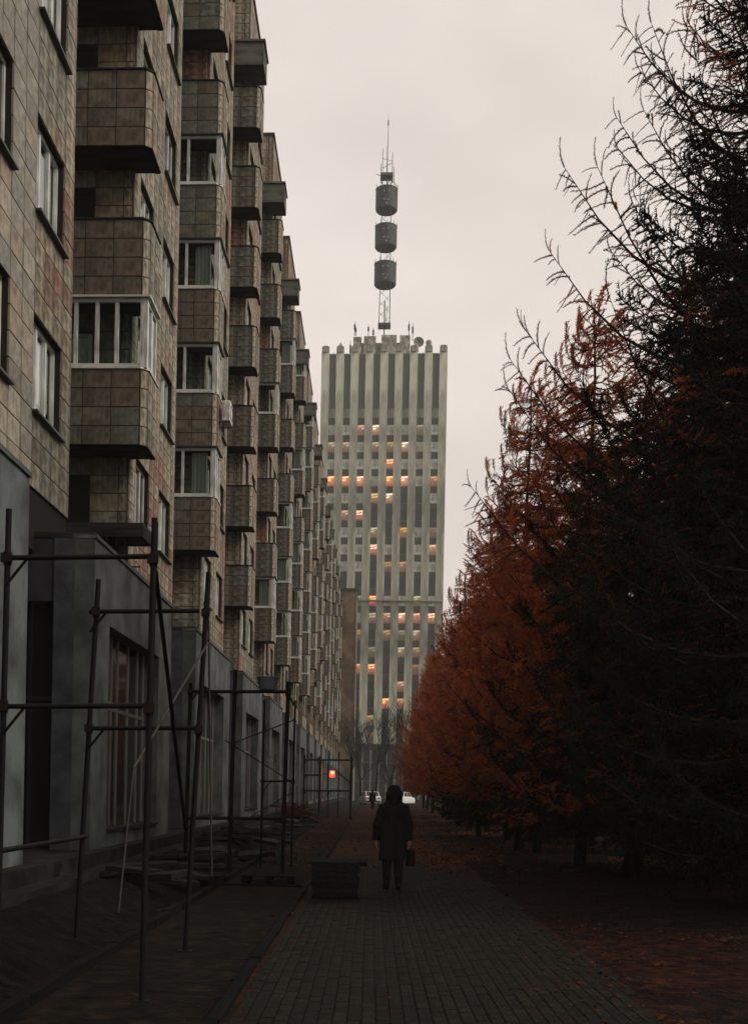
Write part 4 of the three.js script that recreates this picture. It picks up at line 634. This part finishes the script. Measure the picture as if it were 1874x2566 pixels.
{
  const p = thing('person', 'person in dark knee-length coat and hat walking away along the path, holding a bag', 'person', null, [0.37, 0.012, -19.5], 0.06);
  // body: head with neck, forearms and legs, one figure (faces -z, away from the camera)
  const bodyB = [[[0, 1.30, 0.0], [0, 1.44, -0.01], 0.06, 0.056], [[0, 1.50, -0.01], [0, 1.55, -0.015], 0.082, 0.088], [[0, 1.46, -0.07], [0, 1.45, -0.08], 0.04, 0.03], [[0, 1.505, -0.10], [0, 1.495, -0.118], 0.018, 0.012],
    [[-0.09, 1.515, 0.0], [-0.09, 1.49, 0.0], 0.018, 0.014], [[0.09, 1.515, 0.0], [0.09, 1.49, 0.0], 0.018, 0.014], [[0, 1.22, 0], [0, 0.95, 0], 0.12, 0.10, 0, 0.62], [[-0.085, 0.88, 0], [-0.098, 0.48, -0.03], 0.085, 0.056], [[-0.098, 0.48, -0.03], [-0.10, 0.10, 0.03], 0.055, 0.04], [[0.085, 0.88, 0], [0.085, 0.48, 0.02], 0.085, 0.056], [[0.085, 0.48, 0.02], [0.09, 0.10, 0.10], 0.055, 0.04],
    [[-0.19, 1.32, 0], [-0.27, 1.03, 0.02], 0.05, 0.04], [[-0.27, 1.03, 0.02], [-0.275, 0.80, -0.04], 0.04, 0.027], [[0.19, 1.32, 0], [0.265, 1.03, 0.02], 0.05, 0.04], [[0.265, 1.03, 0.02], [0.265, 0.80, -0.02], 0.04, 0.027]];
  const body = meshField(bodyB, 0, 0.86, 0, [0.48, 0.92, 0.3], 104, 0.012);
  const hands = [-1, 1].map((s) => meshField(hand(s < 0 ? -0.275 : 0.265, 0.80, s < 0 ? -0.042 : -0.022, s), s < 0 ? -0.275 : 0.265, 0.72, -0.03, [0.13, 0.13, 0.13], 72, 0.004));
  part(p, 'body', mergeGeometries([body, ...hands]), skin);
  const coatB = [[[-0.115, 1.325, 0], [0.115, 1.325, 0], 0.078, 0.078], [[0, 1.28, 0.01], [0, 1.02, 0.0], 0.185, 0.165, 0, 0.72], [[-0.06, 1.0, 0.01], [-0.085, 0.52, 0.02], 0.145, 0.15, 0, 0.85], [[0.06, 1.0, 0.01], [0.085, 0.52, 0.02], 0.145, 0.15, 0, 0.85], [[0, 1.34, 0.02], [0, 1.42, 0.03], 0.105, 0.10],
    [[-0.185, 1.315, 0], [-0.270, 1.04, 0.03], 0.068, 0.060], [[-0.270, 1.04, 0.03], [-0.283, 0.80, -0.035], 0.060, 0.052], [[0.185, 1.315, 0], [0.258, 1.04, 0.01], 0.068, 0.060], [[0.258, 1.04, 0.01], [0.267, 0.81, -0.015], 0.060, 0.052]];
  const coat = part(p, 'coat', meshField(coatB, 0, 0.92, 0, [0.46, 0.62, 0.32], 100, 0.02, (q) => Math.max(0.47 + 0.012 * Math.sin(q[0] * 40) - q[1], Math.abs(q[0]) > 0.232 ? 0.79 - q[1] : -1)), coatM);
  part(coat, 'belt', merge([0].map(() => { const t = new THREE.TorusGeometry(0.172, 0.018, 6, 30); t.rotateX(Math.PI / 2); t.scale(1, 1, 0.74); t.translate(0, 1.01, 0.0); return t; })), bootM);
  part(p, 'trousers', meshField([[[-0.085, 0.75, 0], [-0.098, 0.47, -0.03], 0.10, 0.078], [[-0.098, 0.47, -0.03], [-0.10, 0.13, 0.03], 0.078, 0.060], [[0.085, 0.75, 0], [0.085, 0.47, 0.02], 0.10, 0.078], [[0.085, 0.47, 0.02], [0.09, 0.13, 0.095], 0.078, 0.060]], 0, 0.45, 0.03, [0.26, 0.42, 0.26], 64, 0.008), trouM);
  for (const [x, z, y] of [[-0.10, 0.03, 0], [0.09, 0.10, 0]]) part(p, 'boot', meshField([[[x, 0.20, z], [x, 0.07, z], 0.060, 0.052], [[x, 0.048, z + 0.02], [x * 1.15, 0.042, z - 0.17], 0.046, 0.040]], x, 0.12, z - 0.05, [0.15, 0.17, 0.22], 44, 0.01, (q) => 0.002 - q[1]), bootM);
  part(p, 'hat', meshField([[[0.005, 1.565, 0.0], [0, 1.58, 0.01], 0.112, 0.108], [[-0.05, 1.535, 0.03], [0.055, 1.53, 0.03], 0.088, 0.092], [[-0.03, 1.63, 0.02], [0.04, 1.625, -0.01], 0.055, 0.06], [[0, 1.44, 0.05], [0, 1.40, 0.06], 0.085, 0.09], [[-0.085, 1.46, 0.0], [-0.08, 1.40, 0.0], 0.05, 0.045], [[0.085, 1.46, 0.0], [0.08, 1.40, 0.0], 0.05, 0.045]], 0, 1.53, 0, [0.24, 0.24, 0.24], 60, 0.015, (q) => Math.min(-q[2] - 0.075, 1.54 - q[1]) > 0 ? 0.05 : -1), furM);
  // the bag in the right hand
  const b = thing('bag', 'small dark bag hanging from the right hand of the walking person', 'bag', null, [0.655, 0.40, -19.54], 0.2);
  const bs = new THREE.Shape(); [[-0.045, 0], [0.045, 0], [0.038, 0.24], [-0.038, 0.24]].forEach(([x, y], i) => i ? bs.lineTo(x, y) : bs.moveTo(x, y)); const bg = new THREE.ExtrudeGeometry(bs, { depth: 0.20, bevelEnabled: true, bevelSize: 0.012, bevelThickness: 0.012, bevelSegments: 2 }); bg.translate(0, 0, -0.1); part(b, 'bag_body', bg, furM);
  const hd = new THREE.TorusGeometry(0.085, 0.008, 6, 18, Math.PI); hd.rotateY(Math.PI / 2); hd.scale(1, 1.0, 0.9); hd.translate(-0.01, 0.245, 0); part(b, 'handle', hd, bootM);
  // a second walker far ahead
  const f = thing('person', 'small distant figure in dark clothes near the white cars at the end of the path', 'person', null, [0.12, 0.01, -104], 0.2);
  const fb = [[[0, 1.50, 0], [0, 1.60, 0], 0.09, 0.10], [[-0.13, 1.33, 0], [0.13, 1.33, 0], 0.10, 0.10], [[0, 1.25, 0], [0, 0.75, 0], 0.18, 0.21], [[-0.09, 0.8, 0], [-0.1, 0.08, 0.1], 0.10, 0.06], [[0.09, 0.8, 0], [0.1, 0.08, -0.1], 0.10, 0.06], [[-0.22, 1.3, 0], [-0.28, 0.75, 0.05], 0.07, 0.045], [[0.22, 1.3, 0], [0.28, 0.75, -0.05], 0.07, 0.045]];
  const fg = meshField(fb, 0, 0.86, 0, [0.46, 0.92, 0.34], 56, 0.02); part(f, 'body', fg, coatM);
}
scene.traverse((o) => { if (o.isMesh) o.castShadow = o.receiveShadow = true; });
renderer.render(scene, camera);
